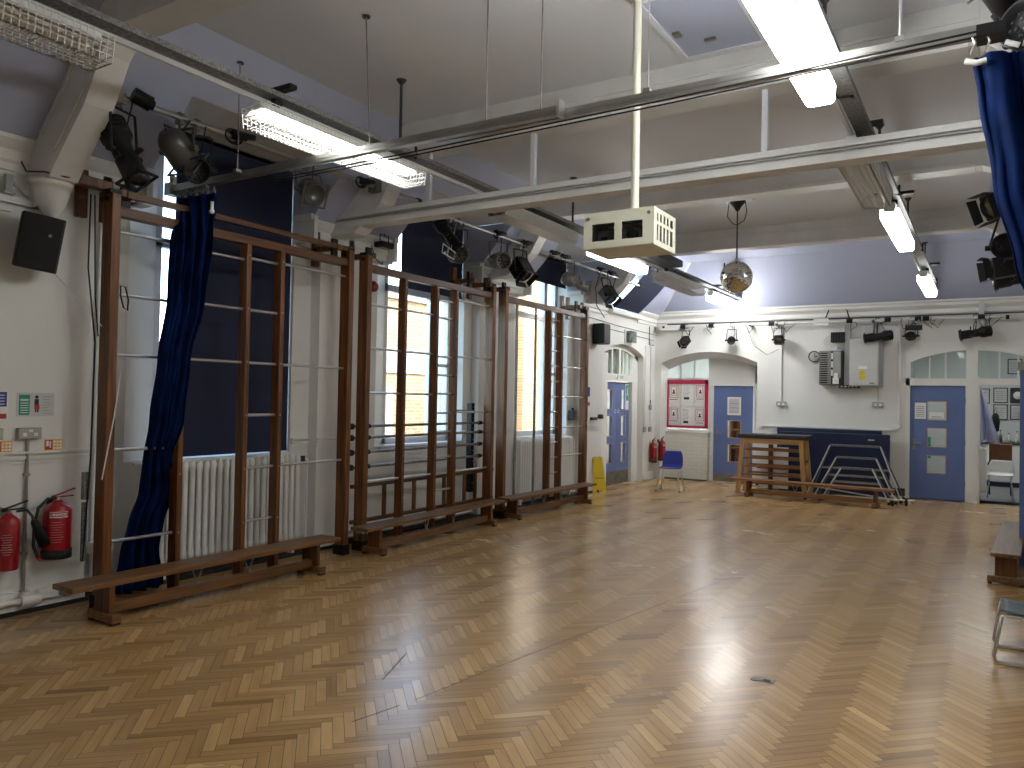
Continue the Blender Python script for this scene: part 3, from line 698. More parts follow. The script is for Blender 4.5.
climbing_frame(6.05, 8.44, [6.66, 7.24, 7.63],
    [(6.08, 6.64, [0.70, 1.63, 2.10, 2.56]), (6.68, 7.22, [0.70, 1.63, 2.10, 2.56]), (7.26, 7.61, [0.50, 0.89, 1.19, 1.41, 1.64, 1.86, 2.08, 2.54, 2.75]), (7.65, 8.41, [0.70, 1.42, 2.10, 2.79])], [],
    'middle dark wooden climbing frame with stored poles and a ladder behind it', plates=((6.12, 0), (8.0, 0), (8.36, 0)))
climbing_frame(8.75, 11.2, [10.0, 10.36],
    [(10.02, 10.34, [0.50+0.228*k for k in range(11)]), (10.38, 11.17, [0.74, 1.18, 1.64, 2.10, 2.56])], [9.10, 9.62],
    'farthest wooden climbing frame with two vertical steel poles, beside the yellow floor sign', plates=((8.80, 0), (10.95, 0), (11.16, 0)))
# ropes / cables down the first post
t = thing('pulley_rope', (-5.62, 3.22, 0.3), 'black and white cord hanging down the left edge of the nearest frame post', 'rope')
MB().tube([(-5.66, 3.20, 3.05), (-5.65, 3.19, 2.5), (-5.62, 3.24, 1.95), (-5.60, 3.22, 1.1), (-5.63, 3.2, 0.35)], 0.006).tube([(-5.66, 3.23, 3.05), (-5.62, 3.23, 2.3), (-5.6, 3.25, 2.0)], 0.005).build('black_cord', 'black', t)
MB().tube([(-5.48, 3.36, 1.75), (-5.47, 3.31, 1.4), (-5.50, 3.25, 0.95)], 0.005).tube([(XL+0.02, 3.06, 2.45), (-5.47, 3.35, 1.92)], 0.004).build('white_cord', 'white', t)
MB().tube([(-5.48, 3.34, 2.38), (-5.46, 3.365, 2.37), (-5.46, 3.39, 2.28), (-5.46, 3.385, 2.20), (-5.47, 3.36, 2.22), (-5.48, 3.34, 2.31)], 0.006, closed=True).build('cord_loop', 'black', t)
MB().box(-5.66, 3.19, 0.80, -5.62, 3.23, 1.0).box(-5.65, 3.19, 0.35, -5.63, 3.225, 0.78).build('cleat', 'galv', t)
# stored poles behind the middle frame
for z, lab in ((1.275, 'highest of the four dark steel poles stored behind the middle climbing frame'), (1.155, 'second from top of the four dark steel poles behind the middle frame'),
               (1.0, 'third from top of the four dark steel poles behind the middle frame'), (0.845, 'lowest of the four dark steel poles stored behind the middle climbing frame')):
    t = thing('storage_pole', (-5.66, 7.3, z), lab, 'pole', 'steel poles stored behind the middle frame')
    MB().cyl((-5.66, 5.95, z), (-5.66, 8.5, z), 0.016, n=10).build('pole', 'dsteel', t)
    MB().cyl((-5.66, 5.93, z), (-5.66, 6.02, z), 0.034, n=10).cyl((-5.66, 6.2, z), (-5.66, 6.28, z), 0.026, n=10).cyl((-5.66, 8.36, z), (-5.66, 8.42, z), 0.026, n=10).build('clamp', 'rubber', t)
t = thing('pole_rack', (-5.74, 8.3, 0.3), 'black slotted upright rack holding the ends of the stored poles', 'rack')
MB().box(-5.76, 8.24, 0.38, -5.69, 8.31, 1.53).build('upright', 'black', t)
b = MB()
for k in range(8): b.cyl((-5.70, 8.275, 0.5+k*0.14), (-5.675, 8.275, 0.5+k*0.14), 0.008, n=6)
b.build('peg', 'dsteel', t)
MB().box(-5.98, 8.25, 0.6, -5.76, 8.30, 0.65).box(-5.98, 8.25, 1.4, -5.76, 8.30, 1.44).build('wall_arm', 'black', t)
t = thing('wooden_ladder', (-5.66, 7.35, 0.27), 'short dark wooden ladder stored on its side low behind the middle climbing frame', 'ladder')
MB().box(-5.68, 6.02, 0.625, -5.64, 8.72, 0.665).build('rail', 'wood_y', t, bevel=0.004)
MB().box(-5.68, 6.02, 0.255, -5.64, 8.72, 0.295).build('rail', 'wood_y', t, bevel=0.004)
for y in (6.54, 7.06, 7.36, 7.64, 8.07, 8.31): MB().box(-5.675, y-0.02, 0.29, -5.645, y+0.02, 0.63).build('rung', 'wood', t)
for y, z0 in ((6.2, 0.0), (8.6, 0.0)):
    MB().box(-5.69, y-0.03, 0.0, -5.63, y+0.03, 0.255).build('foot_block', 'black', t)

# ================================================================ BENCHES
def bench(p0, p1, w, label, group='wooden gym benches', z=0.30, legs=(0.1, 0.9), wd='bench', hooks=True, studs=False):
    """long bench between p0 and p1 (centre line)"""
    p0 = V((*p0, 0)); p1 = V((*p1, 0)); d = (p1-p0).normalized(); n = V((-d.y, d.x, 0)); L = (p1-p0).length
    r = thing('gym_bench', tuple((p0+p1)/2), label, 'bench', group)
    def obx(b, a0, a1, n0, n1, z0, z1): 
        q = [p0+d*a0+n*n0, p0+d*a1+n*n0, p0+d*a1+n*n1, p0+d*a0+n*n1]
        b.prism([(v.x, v.y, z0) for v in q], (0, 0, z1-z0)); return b
    wx = wd if abs(d.y) > 0.5 else wd+'_x' if wd != 'wood' else wd
    obx(MB(), 0, L, -w/2, w/2, z-0.035, z).build('seat_board', wx, r, bevel=0.004)
    obx(MB(), L*legs[0], L*legs[1], -0.035, 0.035, 0.055, 0.13).build('balance_beam', wx, r, bevel=0.004)
    for t in legs:
        a = L*t; b = MB()
        obx(b, a-0.02, a+0.02, -w/2+0.03, w/2-0.03, 0.06, z-0.035); lg = b.build('leg', 'wood', r, bevel=0.004)
        b = MB(); obx(b, a-0.035, a+0.035, -w/2-0.03, w/2+0.03, 0.015, 0.075); b.build('foot', wx if wx != 'wood' else 'wood', r, bevel=0.006)
        b = MB(); obx(b, a-0.03, a+0.03, -w/2-0.025, -w/2+0.01, 0, 0.015); obx(b, a-0.03, a+0.03, w/2-0.01, w/2+0.025, 0, 0.015); b.build('rubber_pad', 'rubber', r)
    b = MB()
    for t in (0.42, 0.62):
        for k in (-1, 1): 
            c = p0+d*(L*t); b.tube([tuple(c+d*(0.05*k)+V((0,0,z-0.04))), tuple(c+V((0,0,0.12)))], 0.007, 6)
    b.build('brace', 'dsteel', r)
    if hooks:
        b = MB(); 
        for a in (0.02, L-0.02): obx(b, a-0.02, a+0.02, -0.04, 0.04, z-0.06, z-0.03)
        b.build('hook_plate', 'dsteel', r)
    return r
bench((-5.21, 2.83), (-5.17, 5.25), 0.25, 'nearest wooden bench pushed against the foot of the first climbing frame', 'wooden benches along the climbing frames', legs=(0.12, 0.90))
bench((-5.26, 5.72), (-5.38, 8.42), 0.22, 'wooden bench standing in front of the middle climbing frame', 'wooden benches along the climbing frames', legs=(0.09, 0.90))
bench((-5.38, 8.56), (-5.33, 11.05), 0.22, 'wooden bench in front of the farthest climbing frame, beside the yellow sign', 'wooden benches along the climbing frames', legs=(0.09, 0.90))
bench((0.13, 8.2), (0.255, 10.6), 0.23, 'wooden bench seen end on by the open blue door at the right', None, legs=(0.06, 0.93), hooks=False)
bench((-3.82, 13.55), (-1.25, 13.35), 0.24, 'wooden bench in front of the vaulting table and metal trestles', None, legs=(0.12, 0.90))

# ================================================================ RADIATORS
def radiator(y0, y1, z0, z1, x0, cols, label, mat='white', feet=True):
    r = thing('column_radiator', ((x0+0.07), (y0+y1)/2, 0), label, 'radiator', None)
    w = (y1-y0)/cols
    for i in range(cols):
        yc = y0+w*(i+0.5); b = MB(); rr = w*0.36
        for xo in (0.025, 0.105):
            b.lathe((x0+xo, yc, z0), (0,0,1), [(0, 0.005), (0.01, rr*1.2), (0.05, rr*1.25), (0.09, rr), (z1-z0-0.09, rr), (z1-z0-0.05, rr*1.2), (z1-z0-0.015, rr*1.1), (z1-z0, 0.005)], 10)
        b.box(x0+0.02, yc-rr*0.5, z0+0.03, x0+0.11, yc+rr*0.5, z0+0.07); b.box(x0+0.02, yc-rr*0.8, z1-0.07, x0+0.11, yc+rr*0.8, z1-0.012)
        b.box(x0+0.035, yc-rr*0.35, z0+0.05, x0+0.095, yc+rr*0.35, z1-0.05)
        b.build('column', mat, r)
    MB().cyl((x0+0.065, y0+0.01, z0+0.05), (x0+0.065, y1-0.01, z0+0.05), 0.02).cyl((x0+0.065, y0+0.01, z1-0.04), (x0+0.065, y1-0.01, z1-0.04), 0.02).build('header', mat, r)
    if feet:
        for y in (y0+w, y1-w): MB().box(x0+0.02, y-0.015, 0, x0+0.11, y+0.015, z0+0.03).build('foot', mat, r)
    MB().cyl((x0+0.065, y1, z1-0.06), (x0+0.065, y1+0.09, z1-0.06), 0.018).cyl((x0+0.065, y1+0.07, z1-0.09), (x0+0.065, y1+0.07, z1-0.02), 0.025).build('valve', 'charcoal', r)
    MB().cyl((x0+0.065, y1+0.13, 0.0), (x0+0.065, y1+0.13, z1-0.06), 0.012).cyl((x0+0.065, y1+0.13, z1-0.06), (x0+0.065, y1+0.06, z1-0.06), 0.012).build('feed_pipe', mat, r)
radiator(3.95, 5.50, 0.16, 1.0, -5.97, 22, 'white column radiator under the nearest window, behind the first climbing frame')
radiator(9.75, 11.45, 0.12, 1.0, -5.97, 26, 'white column radiator below the third window behind the farthest frame')
b = MB()
for y in (5.98, 3.46): b.cyl((XB+0.03, y, 0.0), (XB+0.03, y, 2.9), 0.012, n=8)
t = tag(b.build('wall_pipe', 'trimw'), 'thin white heating pipes running up the bay corners of the first window', 'pipe')
# low heating pipe and boxed valve on the left wall
t = thing('heating_pipe', (XL+0.05, 1.0, 0.08), 'white heating pipe running low along the wall below the fire extinguishers', 'pipe')
MB().tube([(XL+0.045, YF, 0.10), (XL+0.045, 2.9, 0.10), (XL+0.045, 3.32, 0.10)], 0.022, 10).build('pipe', 'trimw', t)
MB().cyl((XL+0.045, 2.87, 0.10), (XL+0.045, 3.0, 0.10), 0.045).box(XL+0.0, 2.88, 0.06, XL+0.07, 2.95, 0.16).build('joint', 'trimw', t)
t = thing('heating_pipe', (-5.93, 4.6, 0.06), 'heating pipes running low along the window bays behind the benches', 'pipe')
for ya, yb in ((3.45, 5.69), (6.13, 8.63), (9.05, 11.69)):
    for z_, r_ in ((0.07, 0.02), (0.13, 0.016)): MB().cyl((-5.93, ya, z_), (-5.93, yb, z_), r_, n=8).build('pipe', 'trimw', t)
t = thing('valve_box', (-5.8, 3.42, 0.1), 'white boxed pipe valve at the foot of the wall behind the nearest bench', 'valve')
MB().box(-5.86, 3.36, 0.36, -5.74, 3.50, 0.44).cyl((-5.80, 3.43, 0.0), (-5.80, 3.43, 0.36), 0.035).build('box', 'trimw', t)
MB().cyl((-5.80, 3.38, 0.14), (-5.80, 3.33, 0.14), 0.02).build('knob', 'black', t)

# ================================================================ CURTAINS
def curtain(levels, N, folds, label, name='stage_curtain', top_extra=None):
    """levels: (z, (x0,y0), (x1,y1), amp, phase)"""
    r = thing(name, (levels[0][1][0], levels[0][1][1], levels[-1][0]), label, 'curtain')
    vs = []; rows = len(levels)
    for (z, a, c, amp, ph) in levels:
        a = V((*a, 0)); c = V((*c, 0)); d = (c-a); n = V((-d.y, d.x, 0)).normalized()
        for i in range(N+1):
            t = i/N; w = 0.8*math.sin(t*folds*2*PI+ph) + 0.35*math.sin(t*folds*4.3*PI+ph*2.1+z*2.3) + 0.22*math.sin(t*folds*7.7*PI-z*4.1)
            p = a + d*t + n*amp*w + d*0.02*math.cos(t*folds*2*PI+ph); vs.append(V((p.x, p.y, z)))
    fs = [(j*(N+1)+i, j*(N+1)+i+1, (j+1)*(N+1)+i+1, (j+1)*(N+1)+i) for j in range(rows-1) for i in range(N)]
    b = MB(); b.add(vs, fs, True); o = b.build('cloth', 'velvet', r)
    s = o.modifiers.new('thick', 'SOLIDIFY'); s.thickness = 0.006
    su = o.modifiers.new('sub', 'SUBSURF'); su.levels = 1; su.render_levels = 1
    return r
lv = []
key = [  # z, left(x,y), right(x,y), amp
 (3.20, (-5.76, 3.97), (-5.26, 3.99), 0.035), (3.05, (-5.62, 3.90), (-5.30, 4.02), 0.045), (2.86, (-5.46, 3.74), (-5.40, 4.05), 0.05), (2.33, (-5.44, 3.71), (-5.42, 4.00), 0.05),
 (1.85, (-5.43, 3.65), (-5.43, 3.90), 0.045), (1.38, (-5.47, 3.61), (-5.46, 3.88), 0.04), (1.06, (-5.57, 3.62), (-5.57, 3.85), 0.035), (0.81, (-5.67, 3.66), (-5.67, 3.98), 0.035),
 (0.58, (-5.69, 3.59), (-5.69, 3.88), 0.04), (0.35, (-5.70, 3.54), (-5.70, 3.85), 0.045), (0.03, (-5.70, 3.50), (-5.70, 3.92), 0.05)]
def interp(key, m=44):
    out = []
    for j in range(m+1):
        z = key[0][0]+(key[-1][0]-key[0][0])*j/m
        for k in range(len(key)-1):
            if key[k][0] >= z >= key[k+1][0]-1e-6:
                t = (key[k][0]-z)/(key[k][0]-key[k+1][0]); t = t*t*(3-2*t); a, c = key[k], key[k+1]
                L_ = lambda p, q: tuple(p[i]+(q[i]-p[i])*t for i in range(2))
                out.append((z, L_(a[1], c[1]), L_(a[2], c[2]), a[3]+(c[3]-a[3])*t, 0.6*math.sin(z*1.7)+z*0.5)); break
    return out
cl = curtain(interp(key), 90, 3.5, 'navy velvet curtain bunched and twisted through the nearest climbing frame')
b = MB()
for k in range(7): 
    x = -5.74+k*0.075; b.cyl((x, 3.98, 3.19), (x, 3.98, 3.25), 0.008, n=6).box(x-0.012, 3.97, 3.20, x+0.012, 3.99, 3.225)
b.build('curtain_hook', 'galv', cl)
MB().cyl((-5.27, 3.95, 3.03), (-5.27, 3.95, 3.12), 0.012).sphere((-5.27, 3.95, 3.04), 0.02).build('pull_weight', 'white', cl)
key = [(3.17, (-0.085, 4.0), (0.56, 4.02), 0.03), (3.0, (-0.06, 3.98), (0.56, 4.0), 0.04), (2.6, (0.0, 3.97), (0.57, 4.0), 0.045), (2.2, (0.085, 3.95), (0.57, 4.0), 0.045), (1.9, (0.22, 3.95), (0.57, 4.0), 0.04), (1.6, (0.40, 3.95), (0.57, 4.0), 0.03),
       (1.0, (0.40, 3.95), (0.57, 4.0), 0.03), (0.05, (0.35, 3.95), (0.57, 4.0), 0.03)]
cr = curtain(interp(key), 80, 4, 'bright blue velvet curtain hanging at the right end of the track')
b = MB()
for x in (-0.075, -0.02, 0.12, 0.25): b.tube([(x, 3.98, 3.25), (x+0.012, 3.98, 3.22), (x, 3.98, 3.19), (x-0.006, 3.98, 3.17)], 0.005, 6)
b.build('curtain_hook', 'steel', cr)
MB().tube([(-0.10, 3.96, 3.14), (-0.06, 3.95, 3.12), (-0.02, 3.95, 3.125)], 0.014, 8).tube([(0.05, 3.95, 3.19), (0.10, 3.95, 3.165)], 0.012, 8).build('header_tape', 'white', cr)
# curtain track
t = thing('curtain_track', (-3.0, 4.0, 3.27), 'long twin aluminium curtain track slung across the hall on thin rods', 'track')
def trackseg(xa, xb, y): return MB().box(xa, y-0.024, 3.27, xb, y+0.024, 3.277).box(xa, y-0.024, 3.277, xa+(xb-xa), y-0.020, 3.317).box(xa, y+0.020, 3.277, xb, y+0.024, 3.317).box(xa, y-0.024, 3.317, xb, y+0.024, 3.324).box(xa, y-0.028, 3.292, xb, y-0.024, 3.300)
trackseg(-5.80, -2.16, 3.985).build('left_rail', 'alu', t)
trackseg(-3.1, 0.0, 4.05).build('right_rail', 'alu', t)
MB().box(-2.17, 3.95, 3.26, -2.15, 4.02, 3.36).build('end_stop', 'steel', t)
MB().tube([(-4.6, 3.97, 3.21), (-3.3, 3.97, 3.215), (-1.5, 3.97, 3.235), (0.0, 3.97, 3.27)], 0.005, 6).tube([(-4.6, 3.99, 3.20), (-3.3, 3.99, 3.20), (-1.5, 3.99, 3.22), (0.0, 3.99, 3.255)], 0.005, 6).build('pull_cord', 'black', t)
b = MB()
for k in range(13): b.box(-5.78+k*0.032, 3.965, 3.235, -5.762+k*0.032, 4.0, 3.272)
b.build('runner', 'galv', t)
MB().box(-5.87, 3.93, 3.24, -5.79, 4.03, 3.34).cyl((-5.82, 3.98, 3.25), (-5.82, 3.98, 3.40), 0.03).build('end_pulley', 'dsteel', t)
MB().box(-0.06, 3.95, 3.24, 0.05, 4.07, 3.29).build('end_pulley', 'black', t)
for x, y, z0, z1, rr, m, lab in (
    (-4.95, 3.93, 3.31, 4.16, 0.006, 'dsteel', 'thin rod holding the curtain track nearest the window wall'),
    (-3.66, 4.0, 3.33, ZH, 0.005, 'dsteel', 'thin slanting rod holding the curtain track left of the thicker black rod'),
    (-2.73, 4.05, 3.33, ZH, 0.005, 'dsteel', 'thin rod holding the curtain track, first right of the lit guarded lamp'),
    (-2.33, 4.05, 3.33, ZH, 0.005, 'dsteel', 'thin rod holding the curtain track just left of the rail end stop'),
    (-1.64, 4.05, 3.33, ZH, 0.005, 'steel', 'thin rod holding the curtain track just right of the projector pole'),
    (-0.37, 4.05, 3.33, ZH, 0.007, 'steel', 'thin bright rod holding the curtain track near its right end')):
    r = thing('support_rod', (x, y, z0), lab, 'rod', 'rods hanging the curtain track')
    dx = -0.06 if abs(x+3.66) < 0.01 else 0
    MB().cyl((x, y, z0), (x+dx, y, z1-0.01), rr, n=8).build('rod', m, r)
    MB().cyl((x+dx, y, z1-0.012), (x+dx, y, z1), 0.028, n=12).build('ceiling_plate', 'charcoal', r)
    MB().box(x-0.02, y-0.028, z0-0.01, x+0.02, y+0.028, z0+0.015).build('clamp', 'dsteel', r)

# ================================================================ LIGHT ROWS
def trunk(xc, ya, yb, label):
    t = thing('lighting_trunking', (xc, (ya+yb)/2, 3.5), label, 'trunking')
    b = MB().box(xc-0.012, ya, 3.545, xc+0.012, yb, 3.575); b.build('trunking', 'lgrey', t)
    b = MB().box(xc+0.02, ya, 3.575, xc+0.13, yb, 3.58).box(xc+0.127, ya, 3.58, xc+0.13, yb, 3.61).box(xc+0.03, ya, 3.58, xc+0.033, yb, 3.61)
    y = ya
    b.build('cable_tray', 'galv', t)
    b = MB()
    for k in range(3): b.tube([(xc+0.05+k*0.025, ya, 3.588), (xc+0.05+k*0.025, yb, 3.588)], 0.007, 6)
    b.build('cable', 'charcoal', t)
    return t
trunk(-4.16, YF, 15.0, 'long trunking and cable tray carrying the left row of lamps')
trunk(-0.86, YF, 14.9, 'long trunking and cable tray carrying the right row of lamps')
def luminaire(xc, y0, y1, kind, lit, label):
    t = thing('strip_light', (xc, (y0+y1)/2, 3.38), label, 'ceiling light', 'fluorescent strip lights in two rows')
    if kind == 'guard':
        MB().box(xc-0.035, y0, 3.48, xc+0.035, y1, 3.53).build('housing', 'white', t)
        b = MB(); b.prism([(xc-0.035, y0, 3.50), (xc+0.035, y0, 3.50), (xc+0.12, y0, 3.455), (xc+0.117, y0, 3.45), (xc+0.033, y0, 3.49), (xc-0.033, y0, 3.49), (xc-0.117, y0, 3.45), (xc-0.12, y0, 3.455)], (0, y1-y0, 0)); b.build('reflector', 'white', t)
        for dx in (-0.035, 0.035): MB().cyl((xc+dx, y0+0.03, 3.462), (xc+dx, y1-0.03, 3.462), 0.015, n=10).build('tube', 'tube' if lit else 'tube_off', t)
        b = MB(); w = 0.125; zb, zt = 3.36, 3.50
        def bx(a, c): b.bar(a, c, 0.0045, 0.0045)
        n = int((y1-y0)/0.035)
        for i in range(n+1):
            y = y0-0.02+(y1-y0+0.04)*i/n
            bx((xc-w, y, zt), (xc-w+0.02, y, zb)); bx((xc-w+0.02, y, zb), (xc+w-0.02, y, zb)); bx((xc+w-0.02, y, zb), (xc+w, y, zt))
        for f in [0, .2, .4, .6, .8, 1]:
            bx((xc-w+0.02+(2*w-0.04)*f, y0-0.02, zb), (xc-w+0.02+(2*w-0.04)*f, y1+0.02, zb))
        for k in range(5):
            zz_ = zb+(zt-zb)*k/4; o = 0.02*(1-k/4)
            for s in (-1, 1): bx((xc+s*(w-o), y0-0.02, zz_), (xc+s*(w-o), y1+0.02, zz_))
            for y in (y0-0.02, y1+0.02): bx((xc-w+o, y, zz_), (xc+w-o, y, zz_))
        b.build('wire_guard', 'white', t)
    elif kind == 'opal':
        MB().box(xc-0.05, y0-0.01, 3.44, xc+0.05, y1+0.01, 3.53).build('housing', 'white', t)
        b = MB(); b.prism([(xc-0.085, y0, 3.47), (xc+0.085, y0, 3.47), (xc+0.08, y0, 3.375), (xc+0.06, y0, 3.36), (xc-0.06, y0, 3.36), (xc-0.08, y0, 3.375)], (0, y1-y0, 0)); b.build('diffuser', ('diff_dim' if lit == 2 else 'diff_on') if lit else 'opal', t, bevel=0.006)
        if not lit: MB().box(xc-0.052, y0-0.004, 3.40, xc+0.052, y0, 3.45).build('end_cap', 'white', t)
    elif kind == 'batten':
        MB().box(xc-0.09, y0, 3.43, xc+0.09, y1, 3.53).build('housing', 'cream', t, bevel=0.01)
        b = MB()
        for dx in (-0.05, 0.05): b.cyl((xc+dx, y0+0.03, 3.42), (xc+dx, y1-0.03, 3.42), 0.015, n=10)
        b.build('tube', 'tube_off', t)
        MB().box(xc-0.105, y0, 3.395, xc-0.10, y1, 3.50).box(xc+0.10, y0, 3.395, xc+0.105, y1, 3.50).box(xc-0.1, y0, 3.392, xc+0.1, y1, 3.395).build('diffuser', 'prism', t)
    MB().box(xc+0.02, y0+0.1, 3.53, xc+0.06, y0+0.16, 3.62).box(xc+0.0, y0+0.10, 3.62, xc+0.20, y0+0.16, 3.65).build('hanger', 'black', t)
    return t
luminaire(-4.13, -1.6, 0.0, 'guard', False, 'guarded strip light of the left row behind the viewer')
luminaire(-4.13, 0.65, 2.35, 'guard', False, 'unlit wire guarded strip light at the upper left corner')
luminaire(-4.13, 3.42, 5.05, 'guard', True, 'lit wire guarded strip light crossing above the curtain track')
luminaire(-4.13, 6.35, 7.9, 'batten', False, 'unlit strip light of the left row just beyond the tie beam')
luminaire(-4.13, 8.5, 10.1, 'opal', 2, 'softly lit white strip light partly behind the projector cage')
luminaire(-4.13, 10.8, 12.5, 'guard', False, 'unlit guarded strip light between the projector cage and the mirror ball')
luminaire(-4.13, 13.2, 14.85, 'opal', True, 'brightly lit strip light just below the mirror ball')
luminaire(-0.86, -1.8, -0.2, 'opal', 2, 'strip light of the right row behind the viewer')
luminaire(-0.86, 3.15, 4.80, 'opal', True, 'brightest lit strip light hanging top centre right over the curtain track')
luminaire(-0.86, 5.95, 7.5, 'guard', False, 'unlit wire guarded strip light of the right row beyond the tie beam')
luminaire(-0.82, 8.1, 9.85, 'opal', 2, 'white prismatic strip light of the right row, second from the back wall')
luminaire(-0.81, 12.4, 14.15, 'opal', 2, 'small looking white strip light of the right row nearest the back wall')  # lamp taken as unlit; its glow is added to brighten the far end
t = thing('lamp_gear_box', (-3.95, 10.3, 3.58), 'dark blue grey box lying on the left trunking beyond the projector cage', 'box')
MB().box(-4.08, 9.75, 3.58, -3.86, 11.0, 3.68).build('box', 'charcoal', t, bevel=0.01); MB().cyl((-3.97, 11.0, 3.63), (-3.97, 11.06, 3.63), 0.04).build('cap', 'black', t)
rods = [(-4.21, 4.97, 'black ceiling rod holding the left trunking beside the lit guarded lamp'), (-4.25, 8.2, 'black ceiling rod holding the left trunking behind the tie beam'), (-4.22, 1.9, 'ceiling rod above the unlit guarded lamp at the upper left'),
        (-4.22, 11.2, 'ceiling rod holding the left trunking behind the projector cage'), (-4.22, 14.3, 'ceiling rod beside the mirror ball holding the left trunking end'),
        (-0.93, 5.3, 'ceiling rod rising from the brightest lit lamp'), (-0.90, 8.0, 'black ceiling rod above the unlit guarded lamp of the right row'), (-0.90, 11.0, 'black ceiling rod between the two white lamps of the right row'), (-0.90, 14.1, 'black ceiling rod above the farthest lamp of the right row')]
for x, y, lab in rods:
    r = thing('hanging_rod', (x, y, 3.58), lab, 'rod', 'rods hanging the lamp trunking')
    MB().cyl((x, y, 3.575), (x, y, ZH-0.01), 0.013, n=10).build('rod', 'charcoal', r)
    MB().lathe((x, y, ZH-0.04), (0,0,1), [(0, 0.014), (0.02, 0.03), (0.04, 0.045), (0.041, 0.001)], 14).build('ceiling_rose', 'charcoal', r)
    MB().box(x-0.12, y-0.015, 3.575, x+0.16, y+0.015, 3.60).cyl((x+0.17, y, 3.56), (x+0.17, y, 3.66), 0.012, n=8).build('cross_bracket', 'black', r)
# ================================================================ LIGHTING BARS AND LANTERNS
def basis(d):
    z = V(d).normalized(); u = V((0,0,1)) if abs(z.z) < 0.95 else V((0,1,0)); x = u.cross(z).normalized(); return x, z.cross(x), z
def lighting_bar(p0, p1, label, r=0.024, mat='alu', ends=True):
    t = thing('lighting_bar', tuple((V(p0)+V(p1))/2), label, 'bar')
    MB().cyl(p0, p1, r, n=14).build('pipe', mat, t)
    if ends:
        d = (V(p1)-V(p0)).normalized(); b = MB()
        for q in (V(p0), V(p1)): b.cyl(q-d*0.02, q+d*0.03, r*1.5, n=12)
        b.build('end_cap', 'black', t)
    return t
tb = lighting_bar((-5.2, 2.98, 3.66), (-5.2, 6.45, 3.68), 'steel lighting bar above the nearest window carrying black stage lanterns')
MB().box(-5.26, 3.03, 3.60, -5.14, 3.12, 3.72).cyl((-5.2, 3.08, 3.66), (-5.2, 3.08, 3.78), 0.02).box(-5.26, 5.74, 3.62, -5.14, 5.80, 3.76).cyl((-5.2, 5.77, 3.66), (-5.2, 5.77, 3.86), 0.018).build('bracket', 'dsteel', tb)
tb = lighting_bar((-5.2, 6.9, 3.62), (-5.2, 12.6, 3.60), 'steel lighting bar over the middle and third windows')
b = MB()
for y in (8.8, 11.8): b.box(-5.25, y-0.03, 3.57, -5.15, y+0.03, 3.68).cyl((-5.2, y, 3.62), (-5.2, y, 3.86), 0.015)
b.build('bracket', 'dsteel', tb)
tb = lighting_bar((-5.63, D-0.17, 3.10), (0.24, D-0.17, 3.08), 'long lighting bar fixed across the back wall with lanterns and cables', 0.024, 'lgrey')
MB().box(-5.70, D-0.20, 3.04, -5.30, D, 3.13).build('end_box', 'trimw', tb)
MB().box(-5.6, D-0.06, 3.155, 0.62, D-0.03, 3.175).build('cable_rail', 'charcoal', tb)
b = MB()
for x in (-5.25, -3.9, -3.4, -1.75, -1.05, -0.1): b.box(x-0.025, D-0.2, 3.06, x+0.025, D, 3.10)
b.build('bracket', 'charcoal', tb)
MB().box(-2.75, D-0.19, 3.04, -2.50, D-0.15, 3.16).build('socket_box', 'white', tb)
MB().tube([(-2.55, D-0.17, 3.15), (-2.5, D-0.1, 3.33), (-2.35, D-0.08, 3.40), (-2.2, D-0.1, 3.32), (-2.14, D-0.15, 3.12)], 0.012, 8).build('looped_cable', 'black', tb)
bb = MB(); rnd = random.Random(5)
for x in (-5.2, -4.75, -4.0, -3.5, -3.25, -2.15, -1.75, -1.3, -0.95, -0.85, -0.1, 0.0):
    pts = [(x, D-0.19, 3.12), (x+rnd.uniform(-.03,.06), D-0.2, 3.03), (x+rnd.uniform(0,.12), D-0.19, 2.93), (x+rnd.uniform(.05,.16), D-0.2, 3.0), (x+rnd.uniform(.1,.2), D-0.19, 3.08)]
    bb.tube(pts, 0.007, 6)
bb.tube([(-3.95, D-0.18, 3.05), (-3.85, D-0.1, 2.7), (-3.6, D-0.08, 2.52), (-3.38, D-0.1, 2.62)], 0.005, 6)
bb.build('loose_cable', 'charcoal', tb)
b = MB()
for x in (-5.22, -4.65, -3.5, -2.14, -1.52, -1.05, -0.93, -0.12): b.cyl((x-0.05, D-0.17, 3.10), (x+0.05, D-0.17, 3.10), 0.042, n=10)
b.build('plug', 'black', tb)
tb = lighting_bar((0.24, 3.6, 3.45), (0.24, 10.4, 3.45), 'lighting bar high on the right side behind the blue curtain')

